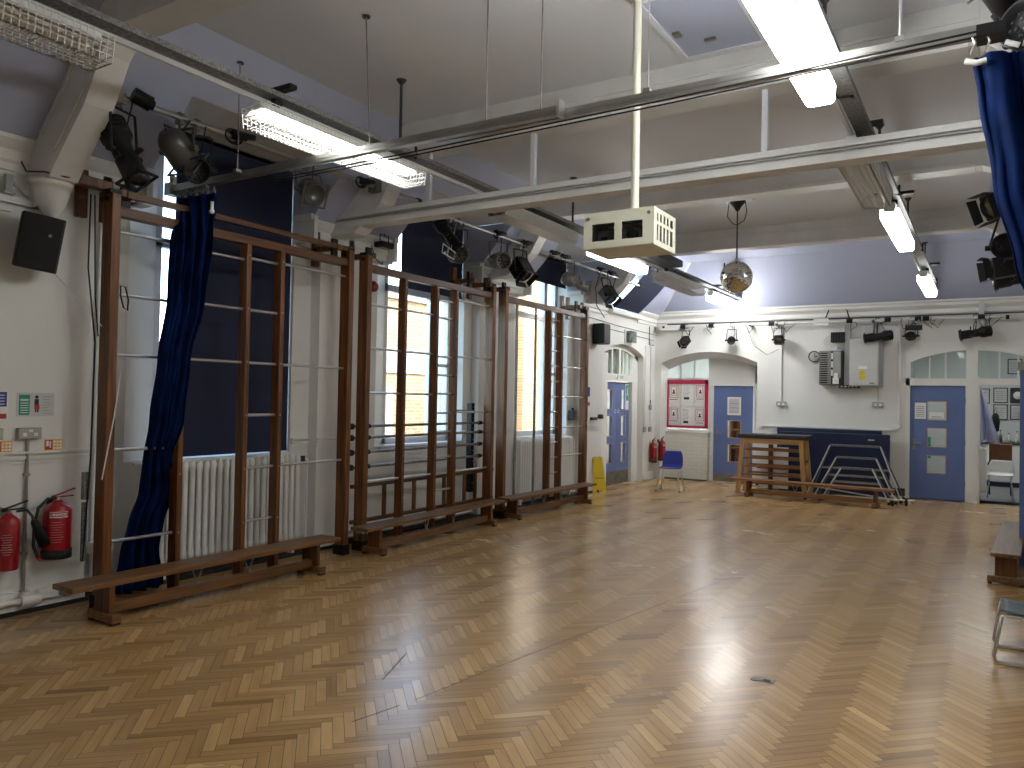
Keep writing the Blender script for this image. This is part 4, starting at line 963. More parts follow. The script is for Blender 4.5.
def lantern(kind, hang, c, d, label, s=1.0, mat='black'):
    """hang = point on the bar, c = centre of the body, d = aiming direction"""
    nm = {'profile': 'profile_spotlight', 'led': 'led_par_light', 'par': 'par_can_light', 'fresnel': 'fresnel_spotlight', 'flood': 'flood_light'}[kind]
    t = thing(nm, hang, label, 'stage light', 'theatre lanterns on the lighting bars'); x, y, z = basis(d); c = V(c); hang = V(hang)
    def B(b, lo, hi):  # box in body frame
        m = Matrix((x, y, z)).transposed(); ctr = [(lo[i]+hi[i])/2*s for i in range(3)]
        return b.obox(c + m @ V(ctr), tuple((hi[i]-lo[i])*s for i in range(3)), m)
    def P(a): return c + (x*a[0]+y*a[1]+z*a[2])*s
    side = x; w = 0.11*s
    if kind == 'profile':
        b = MB(); b.lathe(P((0,0,-0.27)), z, [(0,0.01),(0,0.065*s),(0.02*s,0.085*s),(0.16*s,0.095*s),(0.2*s,0.07*s),(0.30*s,0.065*s),(0.31*s,0.078*s),(0.46*s,0.078*s),(0.5*s,0.085*s),(0.50*s,0.01)], 20)
        bd = b.build('body', mat, t)
        b = MB()
        for k in range(5): b.lathe(P((0,0,-0.25+0.03*k)), z, [(0,0.09*s),(0.004,0.103*s),(0.010,0.103*s),(0.014,0.09*s)], 20)
        b.build('cooling_fin', mat, bd)
        b = MB(); 
        for q in ((-0.1,-0.1,0.22,0.1,-0.085),(-0.1,0.085,0.22,0.1,0.1)): B(b, (q[0],q[1],0.2), (q[3],q[4],0.215))
        B(b, (-0.1,-0.1,0.2), (-0.085,0.1,0.215)); B(b, (0.085,-0.1,0.2), (0.1,0.1,0.215)); b.build('colour_frame', mat, bd)
        b = MB(); B(b, (-0.11,-0.02,0.02), (-0.085,0.02,0.06)); B(b, (0.085,-0.02,0.02), (0.13,0.01,0.05)); B(b, (-0.015,0.08,0.03), (0.015,0.13,0.05)); b.build('shutter_knob', mat, bd)
        MB().lathe(P((0,0,0.222)), z, [(0,0.07*s),(0.012*s,0.05*s),(0.016*s,0.001)], 16).build('lens', 'lens', t)
    elif kind in ('led', 'par'):
        r = 0.10*s
        b = MB(); b.lathe(P((0,0,-0.15)), z, [(0,0.01),(0,0.05*s),(0.03*s,0.08*s),(0.07*s,r),(0.26*s,r),(0.26*s,r*0.88),(0.22*s,r*0.88),(0.215*s,0.001)], 24); bd = b.build('can', mat, t)
        if kind == 'led':
            b = MB(); pts = [(0,0)] + [(0.042*math.cos(a*PI/3), 0.042*math.sin(a*PI/3)) for a in range(6)] + [(0.072*math.cos(a*PI/6), 0.072*math.sin(a*PI/6)) for a in range(12)]
            for (a, q) in pts: b.lathe(P((a,q,0.066)), z, [(0,0.012*s),(0.006*s,0.010*s),(0.009*s,0.001)], 8)
            b.build('led_lens', 'led', t)
            MB().lathe(P((0,0,0.062)), z, [(0,0.001),(0.003,r*0.87),(0.005,0.001)], 20).build('face_plate', 'black', t)
        else:
            MB().lathe(P((0,0,0.03)), z, [(0,r*0.85),(0.025*s,0.05*s),(0.03*s,0.001)], 20).build('lens', 'lens_b', t)
            b = MB(); B(b, (-0.115,-0.115,0.11), (0.115,-0.10,0.12)); B(b, (-0.115,0.10,0.11), (0.115,0.115,0.12)); B(b, (-0.115,-0.1,0.11), (-0.10,0.1,0.12)); B(b, (0.10,-0.1,0.11), (0.115,0.1,0.12)); b.build('colour_frame', mat, bd)
    elif kind == 'fresnel':
        b = MB(); B(b, (-0.1,-0.1,-0.14), (0.1,0.1,0.08)); bd = b.build('body', mat, t, bevel=0.012*s)
        b = MB(); b.lathe(P((0,0,0.07)), z, [(0,0.09*s),(0.03*s,0.09*s),(0.03*s,0.08*s),(0.015*s,0.078*s)], 20); b.build('lens_ring', mat, bd)
        MB().lathe(P((0,0,0.08)), z, [(0,0.08*s),(0.02*s,0.05*s),(0.028*s,0.001)], 20).build('lens', 'lens_b', t)
        for (lx, ly) in ((1,0),(-1,0),(0,1),(0,-1)):
            a = P((lx*0.1-ly*0.09, ly*0.1-lx*0.09, 0.10)); e = P((lx*0.1+ly*0.09, ly*0.1+lx*0.09, 0.10))
            f = P((lx*0.12+ly*0.10, ly*0.12+lx*0.10, 0.165)); g = P((lx*0.12-ly*0.10, ly*0.12-lx*0.10, 0.165))
            MB().prism([a, e, f, g], tuple(V(P((lx,ly,0))-c)*0.003)).build('barn_door', mat, t)
        b = MB()
        for k in range(4): B(b, (-0.104,-0.06+0.035*k,-0.12), (0.104,-0.05+0.035*k,0.0))
        b.build('vent', mat, bd)
    elif kind == 'flood':
        b = MB(); B(b, (-0.16,-0.055,-0.05), (0.16,0.055,0.03)); bd = b.build('body', mat, t, bevel=0.01)
        b = MB(); B(b, (-0.14,-0.045,0.03), (0.14,0.045,0.036)); b.build('glass', 'lens', t)
        w = 0.165*s
    # yoke
    if kind == 'flood': wx = 0.17*s
    else: wx = 0.125*s
    top = c + (hang-c).normalized()*max(0.06, (hang-c).length-0.09)
    sv = side; a, e = c + sv*wx, c - sv*wx
    ta = top + sv*wx*0.95; te = top - sv*wx*0.95
    b = MB(); b.tube([a, c+sv*wx+(ta-a)*0.5, ta*0.98+top*0.02, top*0.25+ta*0.75, top, top*0.25+te*0.75, te*0.98+top*0.02, c-sv*wx+(te-e)*0.5, e], 0.0085*s+0.001, 8)
    b.build('yoke', mat, t)
    MB().cyl(a-sv*0.02, a+sv*0.03, 0.022*s, n=10).cyl(e+sv*0.02, e-sv*0.03, 0.022*s, n=10).build('tilt_knob', mat, t)
    MB().cyl(top, hang-V((0,0,0.02)), 0.012, n=8).box(hang.x-0.03, hang.y-0.02, hang.z-0.05, hang.x+0.03, hang.y+0.02, hang.z-0.02).box(hang.x-0.04, hang.y-0.018, hang.z-0.04, hang.x-0.026, hang.y+0.018, hang.z+0.035).box(hang.x-0.04, hang.y-0.018, hang.z+0.026, hang.x+0.035, hang.y+0.018, hang.z+0.04).build('hook_clamp', 'dsteel', t)
    q = c - z*0.14*s
    MB().tube([q, q-z*0.04+V((0,0,0.02)), (q+hang)/2+V((0.05,0.03,-0.05)), hang+V((0.02,0.07,0.0)), hang+V((0,0.12,0.02))], 0.006, 6).build('cable', 'rubber', t)
    return t
def plug_bundle(p, label, s=1.0):
    t = thing('cable_plug', p, label, 'plug', 'cable plugs tied along the window side lighting bars'); x, y, z = p
    b = MB()
    for k in range(3):
        r = 0.05*s+0.012*k; b.tube([(x+0.01*k, y+r*math.cos(a*PI/5), z-0.02+r*0.7*math.sin(a*PI/5)) for a in range(10)], 0.007*s, 6, closed=True)
    b.build('coiled_cable', 'rubber', t)
    MB().lathe((x+0.02, y-0.02, z-0.01), (0.3, 1, 0.1), [(0,0.01),(0,0.028*s),(0.05*s,0.032*s),(0.10*s,0.032*s),(0.11*s,0.022*s),(0.16*s,0.02*s),(0.165*s,0.001)], 12).build('plug', 'black', t)
    return t
BX = -5.2
lantern('profile', (BX, 3.14, 3.66), (BX, 3.17, 3.27), (0.40, 0.14, -0.75), 'big black profile spotlight, nearest on the bar, pointing steeply down', 1.05)
lantern('par', (BX, 3.60, 3.66), (BX+0.02, 3.58, 3.41), (-0.15, 0.75, -0.62), 'grey par can with a round dull face hanging left of the black led light', 1.1, 'gun')
lantern('led', (BX, 3.74, 3.66), (BX+0.02, 3.72, 3.32), (0.72, -0.35, -0.42), 'black round light with many small lenses over the top of the blue curtain', 1.0)
plug_bundle((BX, 4.07, 3.68), 'black plug and coiled cable on the bar right of the curtain top', 1.2)
lantern('par', (BX, 4.86, 3.66), (BX, 4.93, 3.43), (0.72, -0.30, -0.45), 'square fronted grey lantern with brown lens beside the nearest blind', 1.0, 'gun')
plug_bundle((BX, 5.55, 3.68), 'black plug and coiled cable near the far end of the first bar')
MB_ = thing('cable_plug', (BX, 3.27, 3.68), 'round black plug right beside the nearest black spotlight on the bar', 'plug', 'cable plugs tied along the window side lighting bars')
MB().cyl((BX+0.03, 3.20, 3.70), (BX+0.06, 3.32, 3.66), 0.055, n=16).build('plug', 'black', MB_); MB().cyl((BX+0.055, 3.30, 3.665), (BX+0.065, 3.34, 3.655), 0.035, n=14).build('socket_face', 'rubber', MB_)
lantern('profile', (BX, 7.0, 3.62), (BX, 7.02, 3.42), (0.35, 0.15, -0.55), 'black profile spotlight hanging in front of the middle navy blind', 0.85)
lantern('led', (BX, 7.2, 3.62), (BX+0.02, 7.15, 3.23), (0.80, -0.45, -0.20), 'round black lens light low in front of the middle navy blind', 1.0, 'gun')
t = thing('gel_frame', (BX, 6.88, 3.2), 'small empty steel frame sticking out left of the round light before the middle blind', 'frame')
MB().tube([(-5.1, 6.78, 3.28), (-5.1, 7.0, 3.22), (-5.1, 6.98, 3.14), (-5.1, 6.76, 3.18)], 0.007, 6, closed=True).tube([(-5.12, 6.9, 3.25), (-5.12, 6.88, 3.16)], 0.006, 6).cyl((-5.12, 6.95, 3.24), (-5.2, 7.15, 3.6), 0.005, n=6).build('frame', 'steel', t)
lantern('led', (BX, 8.02, 3.62), (BX, 8.09, 3.31), (0.80, -0.50, -0.15), 'round black lens light with pale rim between the middle and third windows', 1.05, 'galv')
lantern('fresnel', (BX, 8.55, 3.62), (BX, 8.62, 3.27), (0.55, -0.1, -0.75), 'black square lantern pointing down left of the third window', 1.05)
lantern('profile', (BX, 10.0, 3.62), (BX, 10.2, 3.32), (0.35, 0.85, -0.22), 'silver and black spotlight slanting in front of the third window', 0.95, 'galv')
lantern('fresnel', (BX, 11.15, 3.61), (BX, 11.35, 3.28), (0.55, -0.1, -0.7), 'black lantern beside the slanting blind over the double doors', 1.0)
for y, lab in ((7.98, 'black plug above the pale rimmed round light between windows'), (8.62, 'black plug above the black square lantern left of the third window'), (9.4, 'black plug over the third window blind, left end'), (9.72, 'black plug over the third window blind, middle'), (10.9, 'black plug right of the silver spotlight'), (11.3, 'black plug above the lantern near the slanting blind')):
    plug_bundle((BX, y, 3.64), lab, 1.0)
t = thing('hanging_cable', (-5.3, 11.2, 2.9), 'thin black cable drooping from the bar end beside the slanting blind', 'cable')
MB().tube([(BX, 11.0, 3.6), (-5.25, 10.95, 3.35), (-5.3, 11.1, 3.1), (-5.35, 11.5, 2.95)], 0.007, 6).tube([(BX, 11.4, 3.62), (-5.22, 11.6, 3.7), (-5.25, 11.9, 3.6), (-5.3, 11.8, 3.4)], 0.008, 6).tube([(-5.18, 11.55, 3.6), (-5.2, 11.5, 3.45), (-5.2, 11.6, 3.3)], 0.008, 6).build('cable', 'rubber', t)
YB = D-0.17
lantern('fresnel', (-5.15, YB, 3.10), (-5.17, YB-0.05, 2.80), (-0.2, -0.6, -0.5), 'small black lantern at the left end of the back wall bar above the notice board', 0.72)
lantern('led', (-4.24, YB, 3.10), (-4.24, YB-0.05, 2.80), (0.2, -0.9, -0.2), 'small round black light above the door in the arched recess', 0.75)
lantern('fresnel', (-3.36, YB, 3.10), (-3.36, YB-0.05, 2.79), (0.25, -0.75, -0.1), 'small black lantern left of the wall clock on the back wall bar', 0.75)
lantern('profile', (-1.68, YB, 3.10), (-1.68, YB-0.08, 2.80), (-0.95, -0.15, -0.12), 'black spotlight lying sideways above the grey wall cabinet', 0.95)
lantern('led', (-1.13, YB, 3.10), (-1.15, YB-0.08, 2.80), (-0.1, -0.95, -0.1), 'small round black light between the two sideways spotlights', 0.8)
t = thing('control_box', (-1.1, YB-0.05, 2.92), 'small black box above the round light on the back wall bar', 'box'); MB().box(-1.24, YB-0.12, 2.90, -0.98, YB-0.02, 2.985).build('box', 'black', t, bevel=0.006); MB().box(-1.2, YB-0.05, 2.985, -1.18, YB-0.03, 3.08).box(-1.05, YB-0.05, 2.985, -1.03, YB-0.03, 3.08).build('strap', 'dsteel', t)
lantern('profile', (-0.20, YB, 3.10), (-0.22, YB-0.08, 2.82), (-0.95, -0.15, -0.16), 'black spotlight lying sideways above the open kitchen doorway', 0.95)
lantern('fresnel', (0.20, 7.0, 3.45), (0.06, 7.0, 3.17), (-0.75, -0.5, -0.35), 'top black lantern of the cluster left of the blue curtain edge', 1.0)
lantern('led', (0.22, 8.4, 3.45), (0.13, 8.4, 3.08), (-0.15, -0.95, -0.1), 'round black light second in the cluster beside the blue curtain', 1.15)
lantern('fresnel', (0.24, 9.0, 3.45), (0.08, 9.0, 2.98), (-0.9, -0.2, -0.15), 'third black lantern in the cluster beside the blue curtain', 1.0)
lantern('profile', (0.24, 9.9, 3.45), (0.22, 9.9, 2.98), (-0.95, -0.1, -0.18), 'lowest black spotlight in the cluster beside the blue curtain', 0.85)
lantern('profile', (0.24, 4.25, 3.45), (0.08, 4.3, 3.46), (-0.5, -0.4, 0.75), 'black lantern in the top right corner tilted upward', 0.8)
lantern('led', (0.24, 4.35, 3.45), (0.18, 4.2, 3.32), (-0.6, -0.7, 0.1), 'round black lantern just over the bright blue curtain top', 1.1)

# ================================================================ PROJECTOR CAGE AND MIRROR BALL
t = thing('projector_cage', (-1.97, 4.7, 2.56), 'cream steel projector security cage hanging on a white pole', 'projector')
x0, x1, y0, y1, z0, z1 = -2.24, -1.76, 4.48, 4.86, 2.57, 2.80
b = MB()
za_, zb_ = z0+0.045, z1-0.075
for (a, c, e, f) in ((x0, x1, z0, za_), (x0, x1, zb_, z1), (x0, x0+0.06, za_, zb_), (x0+0.215, x0+0.265, za_, zb_), (x1-0.075, x1, za_, zb_)): b.box(a, y0, e, c, y0+0.004, f)
b.build('front_panel', 'cream', t)
MB().box(x0, y0+0.004, z0-0.004, x1, y1, z0).build('base_plate', 'cream', t)
MB().box(x0, y0+0.004, z1-0.004, x1-0.004, y1, z1).box(x0, y1-0.004, z0, x1-0.004, y1, z1-0.004).box(x0, y0+0.004, z0, x0+0.004, y1-0.004, z1-0.004).build('shell', 'cream', t)
b = MB(); b.box(x1-0.004, y0+0.004, z0, x1, y1, z0+0.03).box(x1-0.004, y0+0.004, z1-0.03, x1, y1, z1)
for ya_, yb_ in [(y0+0.004, y0+0.05), (y1-0.05, y1)]+[(y0+0.075+k*0.06, y0+0.10+k*0.06) for k in range(4)]: b.box(x1-0.004, ya_, z0+0.03, x1, yb_, z1-0.10).box(x1-0.004, ya_, z1-0.08, x1, yb_, z1-0.03)
b.box(x1-0.004, y0+0.004, z1-0.10, x1, y1, z1-0.08)
b.build('slotted_side', 'cream', t)
MB().cyl((x0+0.03, y0-0.004, z1-0.035), (x0+0.03, y0+0.004, z1-0.035), 0.012, n=12).cyl((x1-0.035, y0-0.004, z1-0.035), (x1-0.035, y0+0.004, z1-0.035), 0.012, n=12).build('lock', 'dsteel', t)
MB().box(x0+0.07, y0+0.06, z0+0.02, x1-0.07, y1-0.04, z0+0.13).build('projector_body', 'charcoal', t, bevel=0.01)
MB().cyl((x1-0.16, y0+0.06, z0+0.08), (x1-0.16, y0+0.03, z0+0.08), 0.035).box(x0+0.1, y0+0.04, z0+0.03, x0+0.14, y0+0.06, z0+0.08).build('projector_lens', 'lens', t)
MB().box(-1.98, 4.64, z0-0.003, -1.92, 4.68, z0).build('base_slot', 'black', t)
MB().box(-2.03, 4.60, z1, -1.91, 4.74, z1+0.035).build('pole_bracket', 'cream', t, bevel=0.005)
MB().cyl((-1.97, 4.67, z1+0.03), (-1.97, 4.67, ZH-0.01), 0.027, n=18).build('pole', 'cream', t)
MB().cyl((-1.97, 4.67, ZH-0.01), (-1.97, 4.67, ZH), 0.08, n=20).build('ceiling_plate', 'cream', t)
t = thing('mirror_ball', (-2.79, 10.0, 3.0), 'silver mirror ball hanging on a thin rod from the ceiling', 'mirror ball')
R = 0.205; cz = 3.22; vs = []; fs = []; b = MB()
rows = 22
for i in range(rows):
    t0, t1 = PI*i/rows, PI*(i+1)/rows; n = max(4, int(2*PI*R*math.sin((t0+t1)/2)/0.028))
    for k in range(n):
        a0, a1 = 2*PI*(k+0.04)/n, 2*PI*(k+0.96)/n; e = (t1-t0)*0.04
        j = V((rnd.uniform(-1,1), rnd.uniform(-1,1), rnd.uniform(-1,1)))*0.0012
        q = [V((-2.79+R*math.sin(tt)*math.cos(aa), 10.0+R*math.sin(tt)*math.sin(aa), cz-R*math.cos(tt))) + (j if m_ % 2 else -j) for m_, (tt, aa) in enumerate(((t0+e,a0),(t0+e,a1),(t1-e,a1),(t1-e,a0)))]
        b.add(q, [(0,1,2,3)])
b.build('mirror_tile', 'mirror', t).data.name = 'mirror_tiles'
MB().sphere((-2.79, 10.0, cz), R-0.003, 28, 18).build('ball_core', 'dsteel', t)
MB().cyl((-2.79, 10.0, cz+R-0.01), (-2.79, 10.0, cz+R+0.04), 0.02).build('cap', 'dsteel', t)
MB().cyl((-2.79, 10.0, cz+R+0.02), (-2.79, 10.0, 4.10), 0.010, n=8).build('rod', 'charcoal', t)
MB().lathe((-2.79, 10.0, 4.08), (0,0,1), [(0,0.02),(0.05,0.05),(0.11,0.10),(0.13,0.10),(0.131,0.001)], 16).build('motor', 'black', t)
MB().box(-2.95, 9.9, 4.21, -2.60, 10.1, ZH).build('ceiling_plate', 'white', t)
MB().tube([(-2.90, 10.0, 4.2), (-2.92, 10.0, 4.02), (-2.85, 10.0, 3.92), (-2.79, 10.0, 3.9), (-2.70, 10.0, 3.95), (-2.67, 10.0, 4.05), (-2.69, 10.0, 4.2)], 0.006, 6).build('safety_wire', 'black', t)

# ================================================================ ITEMS ON THE LEFT WALL
t = thing('wall_speaker', (XL+0.2, 2.95, 2.45), 'large black loudspeaker tilted down from the wall at the upper left', 'speaker')
Rm = Matrix.Rotation(math.radians(-8), 3, 'X') @ Matrix.Rotation(math.radians(-22), 3, 'Z') @ Matrix.Rotation(math.radians(12), 3, 'Y')
def sbox(b, lo, hi, c, m): return b.obox(V(c)+m@V([(lo[i]+hi[i])/2 for i in range(3)]), tuple(hi[i]-lo[i] for i in range(3)), m)
c = (XL+0.24, 2.83, 2.62)
sbox(MB(), (-0.12,-0.13,-0.19), (0.10,0.13,0.19), c, Rm).build('cabinet', 'black', t, bevel=0.01)
sbox(MB(), (0.10,-0.12,-0.18), (0.112,0.12,0.18), c, Rm).build('grille', 'black', t, bevel=0.004)
q = V(c)+Rm@V((0.115, 0.05, 0.06)); MB().cyl(q, q+Rm@V((0.004,0,0)), 0.010, n=16).build('badge', 'dsteel', t)
MB().box(XL, 2.86, 2.60, XL+0.02, 2.98, 2.82).bar((XL+0.01, 2.92, 2.72), (XL+0.18, 2.86, 2.68), 0.03, 0.03).build('wall_bracket', 'dsteel', t)
t = thing('wall_trunking', (XL+0.08, 1.8, 2.90), 'white wall trunking rail ending beside the truss corbel at the upper left', 'rail')
MB().box(XL, 0.8, 2.90, XL+0.05, 2.93, 2.95).box(XL+0.05, 0.8, 2.915, XL+0.06, 2.93, 2.935).box(XL, 0.8, 2.84, XL+0.03, 2.75, 2.88).build('trunking', 'trimw', t, bevel=0.003)
t = thing('security_camera', (XL+0.06, 2.70, 2.96), 'small grey camera standing on the white rail at the left edge', 'camera')
MB().box(XL+0.02, 2.66, 2.95, XL+0.10, 2.74, 2.965).box(XL+0.04, 2.68, 2.965, XL+0.08, 2.73, 3.09).build('body', 'grey', t, bevel=0.005)
MB().bar((XL+0.06, 2.72, 3.05), (XL+0.08, 2.82, 2.97), 0.02, 0.02).build('arm', 'grey', t)
t = thing('red_cable', (XL+0.05, 2.0, 3.2), 'thin dark red cable running along the wall and round the nearest corbel', 'cable')
MB().tube([(XL+0.036, 0.6, 3.215), (XL+0.036, 2.2, 3.22), (XL+0.036, 2.72, 3.235), (XL+0.036, 2.79, 3.22), (XL+0.10, 2.80, 3.13), (XL+0.30, 2.82, 3.105), (XL+0.325, 2.95, 3.10), (XL+0.31, 3.07, 3.115), (XL+0.1, 3.09, 3.13)], 0.007, 6).build('cable', 'maroon', t)
# sign with green panel
t = thing('safety_sign', (XL, 2.96, 1.40), 'white landscape safety sign with green panel above the double socket', 'sign')
MB().box(XL, 2.83, 1.405, XL+0.004, 3.09, 1.575).build('plate', 'lgrey', t)
MB().box(XL+0.004, 2.845, 1.415, XL+0.0055, 2.918, 1.56).build('green_panel', 'green', t)
b = MB()
for k in range(6): b.box(XL+0.0055, 2.855, 1.43+k*0.017, XL+0.0065, 2.91, 1.435+k*0.017)
b.box(XL+0.0055, 2.853, 1.525, XL+0.0065, 2.912, 1.53)
b.build('white_lines', 'paper', t)
b = MB(); b.lathe((XL+0.004, 2.965, 1.545), (1,0,0), [(0,0.012),(0.002,0.012),(0.0021,0.001)], 12).box(XL+0.004, 2.95, 1.49, XL+0.006, 2.98, 1.53).box(XL+0.004, 2.955, 1.435, XL+0.006, 2.965, 1.46).box(XL+0.004, 2.97, 1.435, XL+0.006, 2.98, 1.46); b.build('figure', 'ink', t)
MB().box(XL+0.004, 2.95, 1.46, XL+0.006, 2.985, 1.49).build('figure_torso', 'redsign', t)
b = MB()
for k in range(7): b.box(XL+0.004, 3.01, 1.425+k*0.02, XL+0.0055, 3.075-0.01*(k%3), 1.429+k*0.02)
b.build('text_lines', 'greyprint', t)
t = thing('notice_sign', (XL, 2.68, 1.44), 'blue and red notice cut by the left edge of the picture', 'sign')
MB().box(XL, 2.52, 1.38, XL+0.004, 2.775, 1.585).build('plate', 'paper', t); MB().box(XL+0.004, 2.53, 1.475, XL+0.0055, 2.765, 1.578).build('blue_panel', 'bluep', t); MB().box(XL+0.004, 2.53, 1.39, XL+0.0055, 2.765, 1.425).build('red_panel', 'redsign', t)
b = MB()
for k in range(4): b.box(XL+0.0055, 2.56, 1.49+k*0.021, XL+0.0065, 2.75, 1.495+k*0.021)
b.build('white_lines', 'paper', t)
t = thing('double_socket', (XL, 2.91, 1.24), 'grey double power socket on a vertical conduit between the two extinguishers', 'socket')
MB().box(XL, 2.83, 1.245, XL+0.04, 2.99, 1.325).build('back_box', 'dsteel', t, bevel=0.004); MB().box(XL+0.04, 2.835, 1.25, XL+0.044, 2.985, 1.32).build('face_plate', 'alu', t)
MB().box(XL+0.044, 2.86, 1.265, XL+0.047, 2.885, 1.29).box(XL+0.044, 2.935, 1.265, XL+0.047, 2.96, 1.29).box(XL+0.044, 2.90, 1.295, XL+0.048, 2.925, 1.312).build('switch', 'white', t)
MB().cyl((XL+0.018, 2.905, 0.10), (XL+0.018, 2.905, 1.25), 0.011, n=10).build('conduit', 'alu', t); MB().box(XL, 2.885, 0.42, XL+0.03, 2.925, 0.44).box(XL, 2.885, 0.98, XL+0.03, 2.925, 1.0).build('saddle', 'alu', t)
t = thing('power_socket', (XL, 2.62, 1.25), 'grey socket at the very left edge of the wall', 'socket'); MB().box(XL, 2.6, 1.245, XL+0.04, 2.735, 1.325).build('back_box', 'dsteel', t, bevel=0.004); MB().box(XL+0.04, 2.605, 1.25, XL+0.044, 2.73, 1.32).build('face_plate', 'alu', t)
def ext_label(y0, y1, lab):
    t = thing('extinguisher_label', (XL, (y0+y1)/2, 1.15), lab, 'sign')
    MB().box(XL, y0, 1.155, XL+0.003, y1, 1.235).build('plate', 'orange', t)
    w = (y1-y0)
    MB().box(XL+0.003, y0+0.006, 1.16, XL+0.004, y0+w*0.42, 1.23).build('red_panel', 'redsign', t)
    b = MB().box(XL+0.004, y0+0.012, 1.185, XL+0.005, y0+0.028, 1.225).box(XL+0.004, y0+0.035, 1.175, XL+0.005, y0+0.045, 1.222)
    for k in range(3):
        for j in range(3): b.box(XL+0.003, y0+w*0.48+j*w*0.17, 1.163+k*0.023, XL+0.004, y0+w*0.48+j*w*0.17+w*0.12, 1.178+k*0.023)
    b.build('symbols', 'paper', t)
ext_label(3.03, 3.16, 'small red and yellow extinguisher label above the right hand extinguisher')
ext_label(2.68, 2.81, 'small red and green extinguisher label at the left edge of the picture')
def extinguisher(x, y, zb, r, h, label, kind='foam', lab=None):
    t = thing('fire_extinguisher', (x, y, zb), label, 'fire extinguisher', None)
    b = MB(); b.lathe((x, y, zb), (0,0,1), [(0,0.001),(0,r*0.92),(0.012,r),(h*0.80,r),(h*0.86,r*0.92),(h*0.92,r*0.6),(h*0.95,r*0.34),(h*0.98,r*0.30),(h*0.981,0.001)], 28); b.build('cylinder', 'red', t)
    if kind == 'foam': MB().lathe((x, y, zb-0.004), (0,0,1), [(0,r*0.9),(0.0,r*1.04),(h*0.15,r*1.04),(h*0.15,r)], 28).build('base_cup', 'rubber', t)
    MB().cyl((x, y, zb+h*0.96), (x, y, zb+h*1.03), r*0.22, n=14).build('valve', 'steel' if kind == 'foam' else 'dsteel', t)
    hm = 'red' if kind == 'foam' else 'black'
    MB().bar((x, y-0.03, zb+h*1.03), (x, y+0.11, zb+h*1.035), 0.022, 0.008).bar((x, y-0.03, zb+h*1.05), (x, y+0.12, zb+h*1.16), 0.024, 0.008).build('handle', hm, t)
    MB().bar((x, y-0.035, zb+h*1.0), (x, y-0.03, zb+h*1.06), 0.022, 0.02).build('head', hm, t)
    if kind == 'foam':
        pts = [(x+0.01, y-0.02, zb+h*1.02), (x+0.02, y-0.09, zb+h*1.0), (x+0.03, y-0.15, zb+h*0.88), (x+0.03, y-0.175, zb+h*0.6), (x+0.02, y-0.17, zb+h*0.25), (x+0.02, y-0.14, zb+h*0.06)]
        MB().tube(pts, 0.011, 10).build('hose', 'rubber', t); MB().cyl(pts[-1], (x+0.02, y-0.12, zb+h*0.0), 0.014, n=10).build('nozzle', 'red', t)
        MB().box(x-r-0.02, y-0.02, zb+h*0.85, x-r*0.9, y+0.02, zb+h).build('wall_hook', 'black', t)
    else:
        MB().tube([(x+0.02, y+0.04, zb+h*1.0), (x+0.04, y+0.10, zb+h*1.01), (x+0.05, y+0.13, zb+h*0.9), (x+0.05, y+0.14, zb+h*0.82)], 0.009, 8).build('hose', 'rubber', t)
        MB().lathe((x+0.05, y+0.14, zb+h*0.84), (0.0,0.42,-1), [(0,0.014),(0.02,0.026),(0.10,0.034),(0.21,0.038),(0.211,0.03),(0.1,0.02)], 16).build('discharge_horn', 'black', t)
        MB().box(x-0.06, y-0.06, zb+h*0.93, x-0.02, y-0.02, zb+h*1.07).build('wall_hook', 'dsteel', t)
    n = V((0.88, -0.48, 0)) # label faces the hall
    def curved(z0, z1, a0, a1, rr, m, nm):
        b = MB(); k = 8; vs = []
        for i in range(k+1):
            a = math.atan2(n.y, n.x)+a0+(a1-a0)*i/k
            for z in (z0, z1): vs.append((x+rr*math.cos(a), y+rr*math.sin(a), z))
        b.add(vs, [(2*i, 2*i+2, 2*i+3, 2*i+1) for i in range(k)], True); return b.build(nm, m, t)
    if kind == 'foam':
        for (za, zb_, aa, ab, m) in ((0.70,0.715,-0.5,0.75,'paper'),(0.79,0.80,-0.5,0.75,'paper'),(0.70,0.80,-0.5,-0.46,'paper'),(0.70,0.80,0.71,0.75,'paper'),(0.73,0.775,-0.4,0.65,'paper')): curved(zb+h*za, zb+h*zb_, aa, ab, r+0.0015, m, 'label_band')
        rr = V((-n.y, n.x, 0)); c_ = V((x, y, 0))+V((math.cos(math.atan2(n.y,n.x)+0.12), math.sin(math.atan2(n.y,n.x)+0.12), 0))*(r+0.004)
        text('label_text', 'A FOAM', 0.030, (c_.x, c_.y, zb+h*0.752), rr, (0,0,1), 'redsign', t)
    for k in range(9):
        w_ = 0.35+0.25*((k*37)%5)/5; curved(zb+h*(0.28+0.042*k), zb+h*(0.285+0.042*k)+0.002, -w_, w_*0.8, r+0.0012, 'pink' if kind == 'foam' else 'greyprint', 'print_line')
    return t
extinguisher(XL+0.12, 3.075, 0.39, 0.095, 0.42, 'larger red extinguisher with black base and white label, hose on its left')
extinguisher(XL+0.10, 2.755, 0.35, 0.07, 0.40, 'slimmer red extinguisher with black horn at the left edge', 'co2')
extinguisher(-5.80, 14.90, 0.36, 0.075, 0.42, 'left of two distant extinguishers in the back left corner', 'foam')
extinguisher(-5.66, D-0.09, 0.40, 0.075, 0.42, 'right of two distant extinguishers in the back left corner', 'foam')
